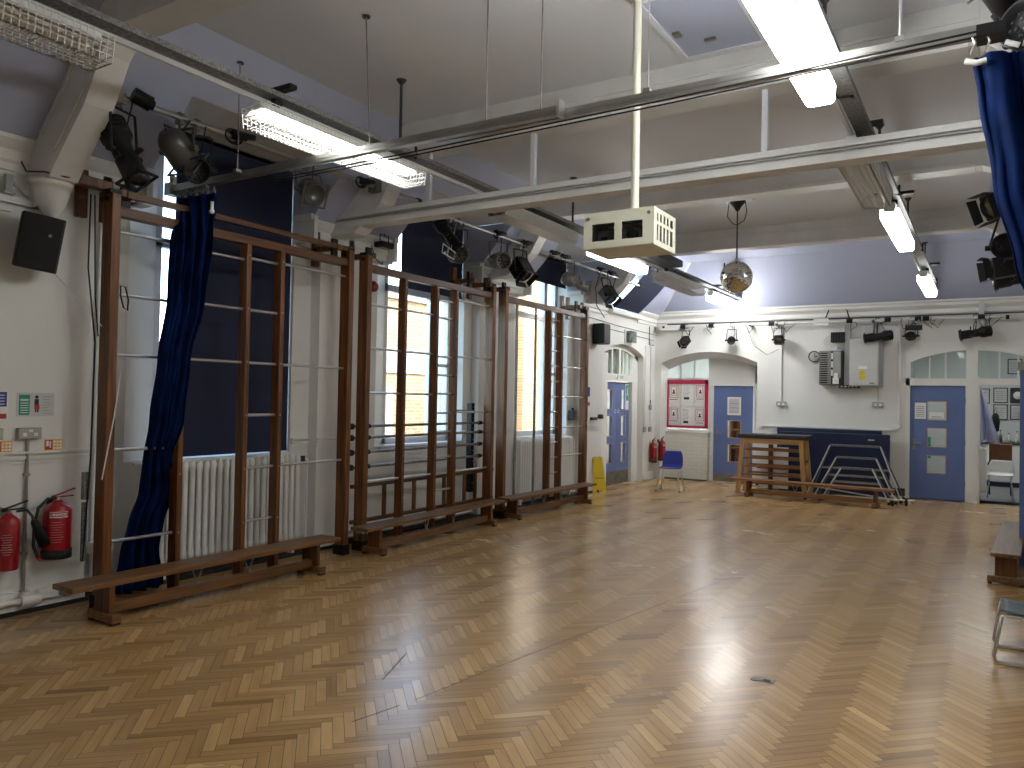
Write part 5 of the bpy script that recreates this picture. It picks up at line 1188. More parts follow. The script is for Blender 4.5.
# things between frames: bell, flood, socket, small speaker, exit signs
t = thing('alarm_bell', (XL+0.03, 6.55, 2.80), 'small red alarm sounder high on the wall left of the middle window', 'alarm')
MB().lathe((XB+0.0, 6.62, 2.84), (1,0,0), [(0,0.05),(0.03,0.055),(0.03,0.065),(0.07,0.06),(0.085,0.04),(0.086,0.001)], 20).build('sounder', 'red', t)
MB().tube([(XB+0.01, 6.62, 2.88), (XB+0.01, 6.62, 3.05), (XB+0.01, 6.5, 3.16)], 0.005, 6).build('cable', 'black', t)
t = thing('flood_light', (-5.72, 6.52, 3.28), 'small black flood lamp under the tie beam end left of the middle window', 'lamp')
MB().box(-5.78, 6.42, 3.24, -5.66, 6.62, 3.30).build('housing', 'black', t, bevel=0.008); MB().box(-5.765, 6.44, 3.235, -5.675, 6.60, 3.24).build('glass', 'lens', t)
MB().tube([(-5.72, 6.45, 3.30), (-5.72, 6.45, 3.38), (-5.72, 6.59, 3.38), (-5.72, 6.59, 3.30)], 0.006, 6).cyl((-5.72, 6.52, 3.38), (-5.72, 6.52, 3.44), 0.008).box(-5.79, 6.51, 3.30, -5.78, 6.53, 3.40).build('yoke', 'black', t)
MB().tube([(-5.8, 6.4, 3.25), (-5.82, 6.5, 3.12), (-5.83, 6.62, 3.08), (-5.84, 6.64, 3.12)], 0.006, 6).build('cable', 'black', t)
t = thing('wall_speaker', (XL+0.12, 12.30, 2.57), 'small black loudspeaker on the wall just left of the double doors', 'speaker')
MB().box(XL+0.03, 12.08, 2.57, XL+0.24, 12.36, 2.92).build('cabinet', 'black', t, bevel=0.01); MB().box(XL+0.24, 12.10, 2.59, XL+0.25, 12.34, 2.90).build('grille', 'black', t); MB().box(XL, 12.17, 2.70, XL+0.03, 12.27, 2.80).build('bracket', 'dsteel', t)
t = thing('wall_switch', (XB+0.03, 11.62, 1.28), 'small dark green grey box on the wall above the third radiator', 'switch')
MB().box(XB, 11.52, 1.26, XB+0.10, 11.66, 1.42).build('body', 'charcoal', t, bevel=0.015); MB().cyl((XB+0.05, 11.60, 1.42), (XB+0.05, 11.60, 1.46), 0.02).build('knob', 'black', t)
t = thing('wall_hook', (XL, 12.15, 1.27), 'small dark hook and catch on the wall left of the double doors', 'hook'); MB().box(XL, 12.1, 1.25, XL+0.05, 12.3, 1.30).cyl((XL+0.04, 12.36, 1.31), (XL+0.12, 12.36, 1.31), 0.04).build('hook', 'charcoal', t)
t = thing('wall_notice', (XL, 12.05, 1.5), 'narrow blue and white notice strip beside the farthest frame post', 'sign'); MB().box(XL, 11.92, 1.42, XL+0.003, 12.10, 1.85).build('plate', 'paper', t); MB().box(XL+0.003, 11.94, 1.66, XL+0.004, 12.08, 1.82).build('blue_panel', 'bluep', t); MB().box(XL+0.003, 11.94, 1.5, XL+0.004, 12.08, 1.56).build('red_panel', 'redsign', t)
t = thing('exit_sign', (-5.97, 13.6, 2.02), 'green and white exit sign on the frame over the double doors', 'sign')
MB().box(-5.98, 13.38, 1.985, -5.974, 13.80, 2.09).build('plate', 'paper', t)
text('sign_text', 'EXIT', 0.085, (-5.972, 13.67, 2.038), (0,1,0), (0,0,1), 'green', t)
b = MB().lathe((-5.974, 13.47, 2.066), (1,0,0), [(0,0.012),(0.002,0.012),(0.0021,0.001)], 10).bar((-5.973, 13.47, 2.055), (-5.973, 13.45, 2.02), 0.004, 0.02).bar((-5.973, 13.45, 2.02), (-5.973, 13.41, 1.997), 0.004, 0.012).bar((-5.973, 13.45, 2.02), (-5.973, 13.50, 2.0), 0.004, 0.012).bar((-5.973, 13.46, 2.045), (-5.973, 13.51, 2.04), 0.004, 0.010); b.build('running_figure', 'green', t)
t = thing('exit_sign', (-6.04, 14.110, 1.8), 'green and white running man sign on the right leaf of the double doors', 'sign')
MB().box(-6.05, 14.030, 1.42, -6.045, 14.190, 1.93).build('plate', 'paper', t); MB().box(-6.045, 14.050, 1.60, -6.043, 14.170, 1.90).build('green_panel', 'green', t)
b = MB().lathe((-6.043, 14.120, 1.85), (1,0,0), [(0,0.016),(0.002,0.016),(0.0021,0.001)], 10).bar((-6.042, 14.115, 1.83), (-6.042, 14.105, 1.76), 0.004, 0.03).bar((-6.042, 14.105, 1.76), (-6.042, 14.070, 1.70), 0.004, 0.014).bar((-6.042, 14.105, 1.76), (-6.042, 14.140, 1.70), 0.004, 0.014); b.build('running_figure', 'paper', t)
t = thing('emergency_light', (XL+0.06, 13.7, 2.74), 'pale emergency lantern on the wall over the double doors', 'light')
MB().box(XL, 13.52, 2.68, XL+0.02, 13.88, 2.94).build('back_plate', 'white', t); MB().box(XL+0.02, 13.56, 2.70, XL+0.12, 13.84, 2.92).build('diffuser', 'gglass', t, bevel=0.01); MB().box(XL+0.03, 13.60, 2.74, XL+0.07, 13.80, 2.88).build('gear', 'grey', t)
t = thing('wall_cable', (XL+0.01, 14.0, 2.9), 'thin dark cables running along the left wall into the back corner', 'cable')
MB().tube([(XL+0.012, 12.0, 3.02), (XL+0.012, 13.2, 2.98), (XL+0.012, 14.95, 2.96)], 0.006, 6).tube([(XL+0.012, 12.4, 2.90), (XL+0.012, 15.0, 2.84)], 0.006, 6).tube([(XL+0.012, 14.75, 3.1), (XL+0.012, 14.75, 2.74), (XL+0.012, 15.0, 2.74)], 0.008, 6).build('cable', 'charcoal', t)
t = thing('wall_conduit', (-5.82, 15.05, 1.8), 'pair of white conduits running down the back left corner to small sockets', 'conduit')
MB().cyl((XL+0.015, 14.55, 1.05), (XL+0.015, 14.55, 2.7), 0.012).cyl((XL+0.015, 14.85, 1.05), (XL+0.015, 14.85, 2.85), 0.012).build('conduit', 'trimw', t)
MB().box(XL, 14.50, 0.98, XL+0.03, 14.62, 1.08).box(XL, 14.78, 0.98, XL+0.03, 14.90, 1.08).box(XL, 14.80, 1.42, XL+0.04, 14.88, 1.52).build('socket', 'greyprint', t)
MB().cyl((XL+0.02, 14.86, 1.45), (XL+0.02, 14.84, 1.62), 0.01).build('key_tag', 'charcoal', t)

# ================================================================ BACK WALL ITEMS
t = thing('notice_board', (-5.32, D2, 1.07), 'crimson framed window board with posters in the arched recess', 'notice board')
yb = D2-0.02; bx0, bx1, bz0, bz1 = -5.78, -4.88, 1.06, 2.05; f = 0.06
MB().box(bx0, yb-0.02, bz0, bx1, yb+0.02, bz0+0.045).box(bx0, yb-0.02, bz1-0.08, bx1, yb+0.02, bz1).box(bx0, yb-0.02, bz0, bx0+f, yb+0.02, bz1).box(bx1-f, yb-0.02, bz0, bx1, yb+0.02, bz1).build('frame', 'crimson', t)
MB().box(bx0+f, yb+0.026, bz0, bx1-f, yb+0.034, bz1).build('backing', 'paper', t)
MB().box(-5.48, yb+0.0, bz0, -5.455, yb+0.025, bz1).box(-5.20, yb+0.0, bz0, -5.175, yb+0.025, bz1).box(bx0, yb, 1.51, bx1, yb+0.025, 1.535).build('glazing_bar', 'trimw', t)
def poster(x0, x1, z0, z1, style, label):
    p = thing('poster', ((x0+x1)/2, yb-0.004, z0), label, 'poster', 'posters on the crimson notice board')
    MB().box(x0, yb-0.006, z0, x1, yb-0.003, z1).build('sheet', 'paper', p); w, h = x1-x0, z1-z0
    if style == 'pink':
        b = MB(); 
        for q in ((0.03,0.22,0.97,0.26),(0.03,0.93,0.97,0.97),(0.03,0.22,0.10,0.97),(0.90,0.22,0.97,0.97),(0.20,0.34,0.80,0.37),(0.20,0.84,0.80,0.87),(0.20,0.34,0.25,0.87),(0.75,0.34,0.80,0.87)): b.box(x0+w*q[0], yb-0.0075, z0+h*q[1], x0+w*q[2], yb-0.006, z0+h*q[3])
        b.build('pink_border', 'pink', p); MB().box(x0+w*0.42, yb-0.0075, z0+h*0.48, x0+w*0.58, yb-0.006, z0+h*0.68).box(x0+w*0.34, yb-0.0075, z0+h*0.45, x0+w*0.66, yb-0.006, z0+h*0.52).build('dark_print', 'ink', p)
        MB().box(x0+w*0.05, yb-0.0075, z0+h*0.08, x0+w*0.9, yb-0.006, z0+h*0.15).build('caption', 'greyprint', p)
    else:
        b = MB()
        for k in range(9): b.box(x0+w*0.1, yb-0.0075, z0+h*(0.3+0.07*k), x0+w*(0.7+0.05*(k%4)), yb-0.006, z0+h*(0.32+0.07*k))
        b.build('text_lines', 'greyprint', p); MB().box(x0+w*0.2, yb-0.0075, z0+h*0.12, x0+w*0.75, yb-0.006, z0+h*0.25).build('dark_print', 'ink', p)
poster(-5.71, -5.50, 1.60, 1.96, 'pink', 'pink bordered poster at the top left of the crimson board')
poster(-5.13, -4.95, 1.62, 1.96, 'pink', 'pink bordered poster at the top right of the crimson board')
poster(-5.70, -5.50, 1.16, 1.48, 'pink', 'pink bordered poster at the bottom left of the crimson board')
poster(-5.14, -4.95, 1.13, 1.47, 'pink', 'pink bordered poster at the bottom right of the crimson board')
poster(-5.43, -5.24, 1.11, 1.49, 'grey', 'grey printed sheet at the bottom middle of the crimson board')
poster(-5.43, -5.22, 1.60, 1.98, 'plain', 'plain grey sheet at the top middle of the crimson board')
root = sthing('window_5', (-5.34, D2, 2.05)); MB().box(-5.80, D2, 2.05, -4.88, D2+0.03, 2.09).box(-5.49, D2, 2.05, -5.46, D2+0.03, 2.62).box(-5.20, D2, 2.05, -5.17, D2+0.03, 2.62).build('glazing_bar', 'lgrey', root); MB().box(-5.80, D2+0.04, 1.03, -4.88, D2+0.044, 2.62).build('pane', 'glass', root)
def paper(x0, x1, z0, z1, y, label, frame=None, lines=4):
    p = thing('paper_notice', ((x0+x1)/2, y, z0), label, 'notice')
    MB().box(x0, y-0.003, z0, x1, y, z1).build('sheet', 'paper', p); b = MB(); w, h = x1-x0, z1-z0
    for k in range(lines): b.box(x0+w*0.15, y-0.004, z0+h*(0.15+0.7*k/lines), x1-w*0.15, y-0.003, z0+h*(0.15+0.7*k/lines)+0.012)
    b.build('text_lines', 'greyprint', p)
    if frame: MB().box(x0+w*0.12, y-0.0035, z0+h*0.1, x1-w*0.12, y-0.003, z1-h*0.1).build('inner_panel', 'lgrey', p)
paper(-4.48, -4.21, 1.35, 1.71, D2-0.024, 'white framed notice over the top window of the door in the recess', True, 3)
paper(-1.10, -0.93, 1.38, 1.66, D+0.018, 'white notices stuck left of the top window of the door under the wide arch', False, 6)
paper(-0.88, -0.66, 1.40, 1.50, D+0.018, 'paper strip across the bottom of that door\'s top window', False, 1)
# clock
t = thing('wall_clock', (-2.74, D-0.01, 2.40), 'small round wall clock with dark rim left of the dimmer rack', 'clock')
MB().lathe((-2.76, D, 2.48), (0,-1,0), [(0,0.105),(0.03,0.105),(0.035,0.10),(0.03,0.088),(0.02,0.088)], 28).build('rim', 'charcoal', t); MB().lathe((-2.76, D, 2.48), (0,-1,0), [(0.018,0.09),(0.02,0.088),(0.021,0.001)], 28).build('dial', 'lgrey', t); MB().box(-2.765, D-0.025, 2.475, -2.755, D-0.022, 2.54).box(-2.76, D-0.025, 2.475, -2.70, D-0.022, 2.485).build('hand', 'ink', t)
# dimmer rack
t = thing('dimmer_rack', (-2.43, D-0.1, 1.96), 'dark grey dimmer rack full of rows of switches on the back wall', 'rack')
MB().box(-2.65, D-0.16, 1.96, -2.25, D, 2.57).build('case', 'charcoal', t, bevel=0.006)
MB().box(-2.64, D-0.17, 1.97, -2.45, D-0.16, 2.56).box(-2.41, D-0.17, 2.08, -2.28, D-0.16, 2.56).build('front_panel', 'grey', t)
b = MB()
for k in range(14): b.box(-2.63, D-0.175, 1.985+k*0.041, -2.50, D-0.17, 2.008+k*0.041); b.box(-2.485, D-0.18, 1.99+k*0.041, -2.465, D-0.17, 2.005+k*0.041)
b.build('slot', 'black', t)
b = MB()
for k in range(3): b.box(-2.44, D-0.175, 2.12+k*0.15, -2.415, D-0.165, 2.23+k*0.15)
b.build('breaker', 'white', t); MB().box(-2.41, D-0.20, 1.97, -2.31, D-0.17, 2.08).box(-2.39, D-0.19, 2.08, -2.33, D-0.17, 2.17).build('isolator', 'white', t)
MB().box(-2.36, D-0.205, 2.02, -2.345, D-0.20, 2.035).build('isolator_switch', 'ink', t)
MB().box(-2.32, D-0.14, 1.90, -1.98, D, 1.955).build('outlet_strip', 'charcoal', t); b = MB()
for k in range(5): b.box(-2.28+k*0.06, D-0.145, 1.915, -2.245+k*0.06, D-0.14, 1.94)
b.build('outlet', 'lgrey', t)
t = thing('junction_box', (-2.33, D-0.1, 2.72), 'black junction box with looped white cable above the dimmer rack', 'box')
MB().box(-2.46, D-0.14, 2.73, -2.22, D, 2.91).build('box', 'black', t, bevel=0.005); b = MB()
for k in range(5): b.box(-2.44+k*0.045, D-0.145, 2.75, -2.425+k*0.045, D-0.14, 2.89)
b.build('rib', 'charcoal', t)
MB().tube([(-2.42, D-0.05, 2.88), (-2.55, D-0.05, 2.86), (-2.62, D-0.05, 2.75), (-2.58, D-0.05, 2.64), (-2.44, D-0.05, 2.61), (-2.3, D-0.05, 2.64)], 0.008, 6).tube([(-2.5, D-0.05, 2.80), (-2.46, D-0.05, 2.80)], 0.008, 6).build('cable', 'white', t)
MB().box(-2.36, D-0.06, 2.60, -2.22, D-0.02, 2.66).build('connector', 'grey', t)
t = thing('trunking_column', (-2.17, D-0.06, 1.94), 'vertical grey steel trunking left of the white cabinet', 'trunking')
MB().box(-2.23, D-0.12, 1.94, -2.13, D, 3.05).build('trunking', 'grey', t, bevel=0.004)
MB().box(-1.90, D-0.10, 2.78, -1.76, D, 3.02).build('side_duct', 'lgrey', t)
t = thing('wall_cabinet', (-1.9, D-0.1, 1.94), 'pale grey electrical cabinet with yellow warning label', 'cabinet')
MB().box(-2.13, D-0.20, 1.94, -1.66, D, 2.78).build('body', 'lgrey', t, bevel=0.006); MB().box(-2.115, D-0.208, 1.955, -1.675, D-0.20, 2.765).build('door', 'lgrey', t, bevel=0.003)
MB().box(-1.985, D-0.210, 2.24, -1.84, D-0.208, 2.29).build('paper_label', 'paper', t); MB().prism([(-1.96, D-0.211, 2.12), (-1.88, D-0.211, 2.12), (-1.88, D-0.211, 2.21), (-1.96, D-0.211, 2.21)], (0,0.003,0)).box(-1.97, D-0.210, 2.06, -1.85, D-0.208, 2.11).build('warning_label', 'yellow', t)
text('warning_symbol', '!', 0.07, (-1.92, D-0.212, 2.165), (1,0,0), (0,0,1), 'ink', t)
MB().box(-1.80, D-0.212, 1.98, -1.72, D-0.208, 1.995).build('lock', 'ink', t); MB().box(-1.66, D-0.15, 1.94, -1.60, D, 2.72).build('side_duct', 'grey', t)
def conduit_drop(x, z0, z1, label, sock=True, r=0.012, m='lgrey'):
    t = thing('wall_conduit', (x, D-0.02, z0), label, 'conduit')
    MB().cyl((x, D-0.015, z0), (x, D-0.015, z1), r, n=8).build('conduit', m, t)
    if sock: MB().box(x-0.09, D-0.045, z0-0.09, x+0.09, D, z0).build('socket_box', 'grey', t, bevel=0.004); MB().box(x-0.06, D-0.05, z0-0.07, x-0.02, D-0.045, z0-0.03).box(x+0.02, D-0.05, z0-0.07, x+0.06, D-0.045, z0-0.03).build('socket_face', 'white', t)
    return t
conduit_drop(-3.34, 1.64, 3.05, 'grey conduit dropping to a double socket beside the arched recess')
conduit_drop(-1.68, 1.66, 2.4, 'grey conduit dropping to a double socket below the pale cabinet')
t = conduit_drop(-1.345, 1.28, 3.05, 'thicker white trunking dropping beside the right hand archway', False, 0.022, 'trimw')
MB().cyl((-1.345, D-0.05, 1.24), (-1.345, D, 1.24), 0.03).build('pull_switch', 'white', t)
t = thing('wall_conduit', (-3.0, D-0.02, 1.12), 'horizontal white dado trunking line low across the back wall', 'conduit'); MB().box(-3.7, D-0.03, 1.16, -1.35, D, 1.19).build('trunking', 'trimw', t)
b = MB(); b.box(-0.16, D-0.14, 2.85, -0.08, D-0.02, 3.42); t = tag(b.build('wall_bracket', 'lgrey'), 'flat grey steel bracket strap behind the sideways spotlight over the kitchen doorway', 'bracket')

# ================================================================ FLOOR ITEMS
def chair_shell(c, w, hz, sz, face, mat, parent):
    """moulded seat and back; face = unit dir the sitter faces"""
    f = V((*face, 0)).normalized(); s = V((-f.y, f.x, 0)); vs = []; N, K = 8, 14; c = V((*c, 0))
    prof = []
    for k in range(K+1):
        t = k/K
        if t < 0.5: q = t/0.5; prof.append((0.20-0.38*q, sz-0.02*math.sin(PI*q)-0.01*(1-q), 1.0-0.1*(1-q)))
        else: q = (t-0.5)/0.5; prof.append((-0.18-0.02*math.sin(PI*q*0.5)-0.06*q, sz+0.015+(hz-sz-0.015)*q**0.9, 0.97-0.25*q**3))
    for (a, z, ww) in prof:
        for i in range(N+1):
            u = (i/N-0.5)*2; vs.append(c + f*(a+0.02*u*u*(1 if z > sz+0.05 else 0)) + s*(u*w/2*ww) + V((0,0,z+(0.012*u*u if z < sz+0.05 else 0))))
    b = MB(); b.add(vs, [(k*(N+1)+i, k*(N+1)+i+1, (k+1)*(N+1)+i+1, (k+1)*(N+1)+i) for k in range(K) for i in range(N)], True)
    o = b.build('seat_shell', mat, parent); m = o.modifiers.new('thick', 'SOLIDIFY'); m.thickness = 0.012; m.offset = 0; return f, s
t = thing('plastic_chair', (-4.79, 13.45, 0), 'blue plastic stacking chair with thin metal legs near the notice board', 'chair')
f, s = chair_shell((-4.86, 13.35), 0.38, 0.70, 0.42, (0.15, -1), 'bluechair', t)
for sx in (-1, 1):
    for a, k in ((0.19, 0.21), (-0.17, 0.21)):
        q = V((-4.86, 13.35, 0)); top = q+f*(a*0.8)+s*(sx*0.15)+V((0,0,0.42)); bt = q+f*(a*1.15)+s*(sx*k)
        lg = MB().cyl(top, bt+V((0,0,0.0)), 0.011, n=10).build('leg', 'steel', t); MB().cyl(bt, bt+V((0,0,0.02)), 0.015, n=10).build('foot', 'rubber', lg)
MB().cyl((-5.00, 13.3, 0.405), (-4.72, 13.34, 0.405), 0.010).build('under_bar', 'steel', t)
t = thing('plastic_chair', (0.27, 6.05, 0), 'dark grey plastic chair with bent chrome sled frame at the right edge', 'chair')
f, s = chair_shell((0.27, 5.95), 0.40, 0.64, 0.33, (-1, 0), 'greychair', t)
for sy in (-1, 1):
    y = 5.95+sy*0.17; yo = 5.95+sy*0.20
    MB().tube([(0.30, y, 0.30), (0.10, y, 0.30), (0.075, yo, 0.30), (0.035, yo, 0.05), (0.05, yo, 0.012), (0.42, yo, 0.012), (0.44, yo, 0.05), (0.36, y, 0.31)], 0.011, 10, closed=True).build('leg_frame', 'steel', t)
MB().cyl((0.13, 5.78, 0.30), (0.13, 6.12, 0.30), 0.010).build('cross_bar', 'steel', t)
# yellow floor sign
t = thing('wet_floor_sign', (-5.80, 12.28, 0), 'yellow folding wet floor sign standing by the double doors', 'sign')
def tri(off, tilt):
    p = []
    w = 0.13
    for (u, z) in ((-w, 0.0), (-w*0.9, 0.03), (-w*0.35, 0.035), (-w*0.35, 0.0)): pass
    prof = [(-w, 0), (-w*0.55, 0), (-w*0.45, 0.05), (w*0.45, 0.05), (w*0.55, 0), (w, 0), (w*0.62, 0.60), (w*0.3, 0.62), (w*0.25, 0.585), (-w*0.25, 0.585), (-w*0.3, 0.62), (-w*0.62, 0.60)]
    dirn = V((0.75, -0.66, 0)); sd = V((0.66, 0.75, 0)); c0 = V((-5.80, 12.28, 0))
    return [c0+sd*u+dirn*(off+tilt*(1-z/0.62))+V((0,0,z)) for u, z in prof], dirn, sd
for off, tl in ((0.012, 0.11), (-0.012, -0.11)):
    pl, dirn, sd = tri(off, tl); MB().prism(pl, tuple(dirn*0.010)).build('panel', 'yellow', t)
c0 = V((-5.80, 12.28, 0)); b = MB(); b.bar(c0-sd*0.05+V((0,0,0.60)), c0+sd*0.05+V((0,0,0.60)), 0.03, 0.02); b.build('hinge', 'yellow', t)
fn = dirn
text('warning_text', 'CAUTION', 0.036, tuple(c0+dirn*(0.012+0.11*(1-0.25/0.62)+0.016)+V((0,0,0.25))), sd, (V((0,0,1))-dirn*0.177), 'ink', t)
b = MB()
pc = c0+dirn*(0.012+0.11*(1-0.42/0.62)+0.014)
b.bar(pc+V((0,0,0.10)), pc+V((0,0,0.0)), 0.02, 0.008).bar(pc+V((0,0,0.01)), pc+sd*0.04+V((0,0,-0.07)), 0.014, 0.008).bar(pc+V((0,0,0.01)), pc-sd*0.04+V((0,0,-0.06)), 0.014, 0.008).sphere(pc+V((0,0,0.12)), 0.014, 10, 8); b.build('slipping_figure', 'ink', t)

# gym mats against the back wall (two standing, overlapping)
t = thing('gym_mat', (-2.4, 14.86, 0), 'large navy gym mat standing on edge against the back wall', 'mat')
MB().box(-3.30, 14.82, 0.0, -1.46, 14.92, 1.09).build('mat', 'navymat', t, bevel=0.012); MB().box(-1.80, 14.81, 0.98, -1.70, 14.82, 1.0).build('label', 'lgrey', t)
t = thing('gym_mat', (-2.6, 14.98, 0), 'second navy gym mat standing behind the front one', 'mat')
MB().box(-3.38, 14.96, 0.0, -1.60, 15.06, 1.15).build('mat', 'navymat', t, bevel=0.012)
# vaulting table / wooden climbing box
t = thing('vaulting_table', (-3.22, 14.1, 0), 'golden wooden barred climbing table with grey padded top', 'gym table')
x0, x1, xt0, xt1, ya, ybk, zt = -3.80, -2.66, -3.72, -2.74, 13.86, 14.36, 0.98
for (xb_, xt_) in ((x0, xt0), (x1, xt1)):
    for (yb_, yt_) in ((ya, ya+0.04), (ybk, ybk-0.04)):
        MB().bar((xb_, yb_, 0.0), (xt_, yt_, zt), 0.075, 0.05, up=(0,1,0)).build('leg', 'pine', t, bevel=0.004)
MB().box(xt0-0.10, ya-0.02, zt, xt1+0.10, ybk+0.02, zt+0.075).build('padded_top', 'charcoal', t, bevel=0.015)
for yy in (ya+0.035, ybk-0.035): MB().box(xt0-0.02, yy-0.02, zt-0.09, xt1+0.02, yy+0.02, zt).build('top_rail', 'pine_x', t, bevel=0.003)
for k in range(5):
    z = 0.20+0.145*k; q = z/zt; e = 0.04*q
    for yy in (ya+e, ybk-e):
        MB().bar((x0+(xt0-x0)*q, yy, z), (x1+(xt1-x1)*q, yy, z), 0.034, 0.026, up=(0,1,0)).build('rung', 'bench_x', t)
for xx, xt_ in ((x0, xt0), (x1, xt1)):
    for z in (0.25, 0.6): q = z/zt; MB().bar((xx+(xt_-xx)*q, ya, z), (xx+(xt_-xx)*q, ybk, z), 0.03, 0.03).build('side_bar', 'bench', t)
t = thing('storage_crate', (-3.3, 14.62, 0), 'white panel and dark props stored behind the barred climbing table', 'panel')
MB().box(-3.62, 14.60, 0.05, -3.10, 14.64, 0.80).build('panel', 'paper', t); MB().box(-3.44, 14.57, 0.0, -3.36, 14.60, 0.85).box(-3.64, 14.57, 0.4, -3.10, 14.60, 0.44).build('prop', 'wood', t)
# trestles nested
def trestle(xa, xb, h, y, spread, label, r=0.012, inset=0.28):
    t = thing('metal_trestle', ((xa+xb)/2, y, 0), label, 'trestle', 'nested grey metal trestles')
    MB().box(xa+inset, y-0.03, h-0.035, xb-inset, y+0.03, h).build('top_bar', 'galv', t, bevel=0.004)
    for sx, (xbm, xtp) in ((0, (xa, xa+inset)), (1, (xb, xb-inset))):
        for sy in (-1, 1):
            p0, p1 = V((xtp, y+sy*0.025, h-0.02)), V((xbm, y+sy*spread, 0.03))
            lg = MB().tube([p0, p1], r, 10).build('leg', 'steel' if sy < 0 else 'galv', t)
            MB().cyl(p1+V((0,0,-0.03)), p1+V((0,0,0.02)), 0.024, n=10).build('foot', 'rubber', lg)
    q = 0.45; 
    for sy in (-1, 1): MB().tube([(xa+inset*(1-q), y+sy*(0.025+(spread-0.025)*q), h*(1-q)), (xb-inset*(1-q), y+sy*(0.025+(spread-0.025)*q), h*(1-q))], 0.010, 8).build('brace', 'dsteel', t)
trestle(-2.70, -1.22, 0.91, 14.45, 0.24, 'tallest and rearmost of the nested grey metal trestles', inset=0.34)
trestle(-2.54, -1.28, 0.72, 14.22, 0.22, 'middle of the nested grey metal trestles', inset=0.32)
trestle(-2.38, -1.36, 0.56, 14.0, 0.20, 'shortest and foremost of the nested grey metal trestles', inset=0.27)
t = thing('wheeled_base', (-2.5, 13.75, 0), 'black wheels and low steel bar under the trestles behind the bench', 'trolley')
for x, y in ((-2.62, 13.7), (-2.40, 13.72), (-1.30, 13.72), (-1.12, 13.9)): MB().cyl((x-0.02, y, 0.06), (x+0.02, y, 0.06), 0.06, n=18).build('wheel', 'rubber', t)
MB().cyl((-2.6, 13.7, 0.09), (-1.0, 13.9, 0.09), 0.012).cyl((-2.6, 13.7, 0.24), (-1.2, 13.65, 0.10), 0.012).build('bar', 'steel', t)
# floor details
t = thing('floor_socket', (-1.0, 4.63, 0), 'small dull metal plate set in the parquet at lower right', 'plate')
MB().cyl((-1.14, 4.60, 0.0), (-1.14, 4.60, 0.004), 0.03, n=16).box(-1.12, 4.585, 0.0, -1.04, 4.635, 0.004).build('plate', 'dsteel', t); MB().box(-1.10, 4.597, 0.004, -1.06, 4.623, 0.006).build('slot', 'black', t)
def strip(p, q, w, name, lab):
    p, q = V((*p, 0)), V((*q, 0)); d = (q-p).normalized(); n = V((-d.y, d.x, 0))*w/2
    struct(MB().prism([p-n, q-n, q+n, p+n], (0,0,0.0006)).build(name, 'floordark'), lab)
strip((-2.90, 3.37), (-3.08, 3.80), 0.007, 'trim_12', 'short dark scratch in the parquet')
strip((-2.65, 2.86), (-2.59, 3.15), 0.006, 'trim_13', 'dark joint line across the parquet, near end')
strip((-2.57, 3.25), (-2.455, 4.15), 0.004, 'trim_14', 'dark joint line across the parquet, middle')
strip((-2.455, 4.15), (-1.99, 7.2), 0.005, 'trim_15', 'dark joint line across the parquet, far end')

# ================================================================ KITCHEN CONTENTS
t = thing('kitchen_counter', (0.5, 18.8, 0), 'white kitchen units with dark worktop seen through the open doorway', 'counter')
MB().box(-0.1, 18.55, 0.10, 1.55, 19.18, 0.86).build('cabinet', 'white', t); MB().box(-0.15, 18.5, 0.86, 1.58, 19.19, 0.90).build('worktop', 'worktop', t, bevel=0.005)
for k in range(3): d_ = MB().box(-0.08+k*0.54, 18.53, 0.13, 0.42+k*0.54, 18.55, 0.84).build('door', 'white', t); MB().box(0.1+k*0.54, 18.515, 0.76, 0.24+k*0.54, 18.53, 0.775).build('handle', 'steel', d_)
MB().box(-0.1, 18.58, 0, 1.55, 19.1, 0.10).build('plinth', 'charcoal', t)
for x, h, r, m, lab in ((0.05, 0.14, 0.035, 'white', 'short white bottle on the kitchen worktop'), (0.20, 0.24, 0.03, 'dsteel', 'tall dark bottle on the kitchen worktop'), (0.34, 0.18, 0.035, 'greencup', 'pale green bottle on the kitchen worktop'), (0.48, 0.22, 0.03, 'white', 'white bottle right of the green one on the worktop')):
    t = thing('bottle', (x, 18.75, 0.90), lab, 'bottle', 'bottles on the kitchen worktop'); MB().lathe((x, 18.75, 0.90), (0,0,1), [(0,0.001),(0,r),(h*0.6,r),(h*0.75,r*0.4),(h*0.95,r*0.35),(h,0.001)], 14).build('bottle', m, t); MB().cyl((x, 18.75, 0.90+h*0.93), (x, 18.75, 0.90+h*1.03), r*0.45).build('cap', 'bluep', t)
n = 0
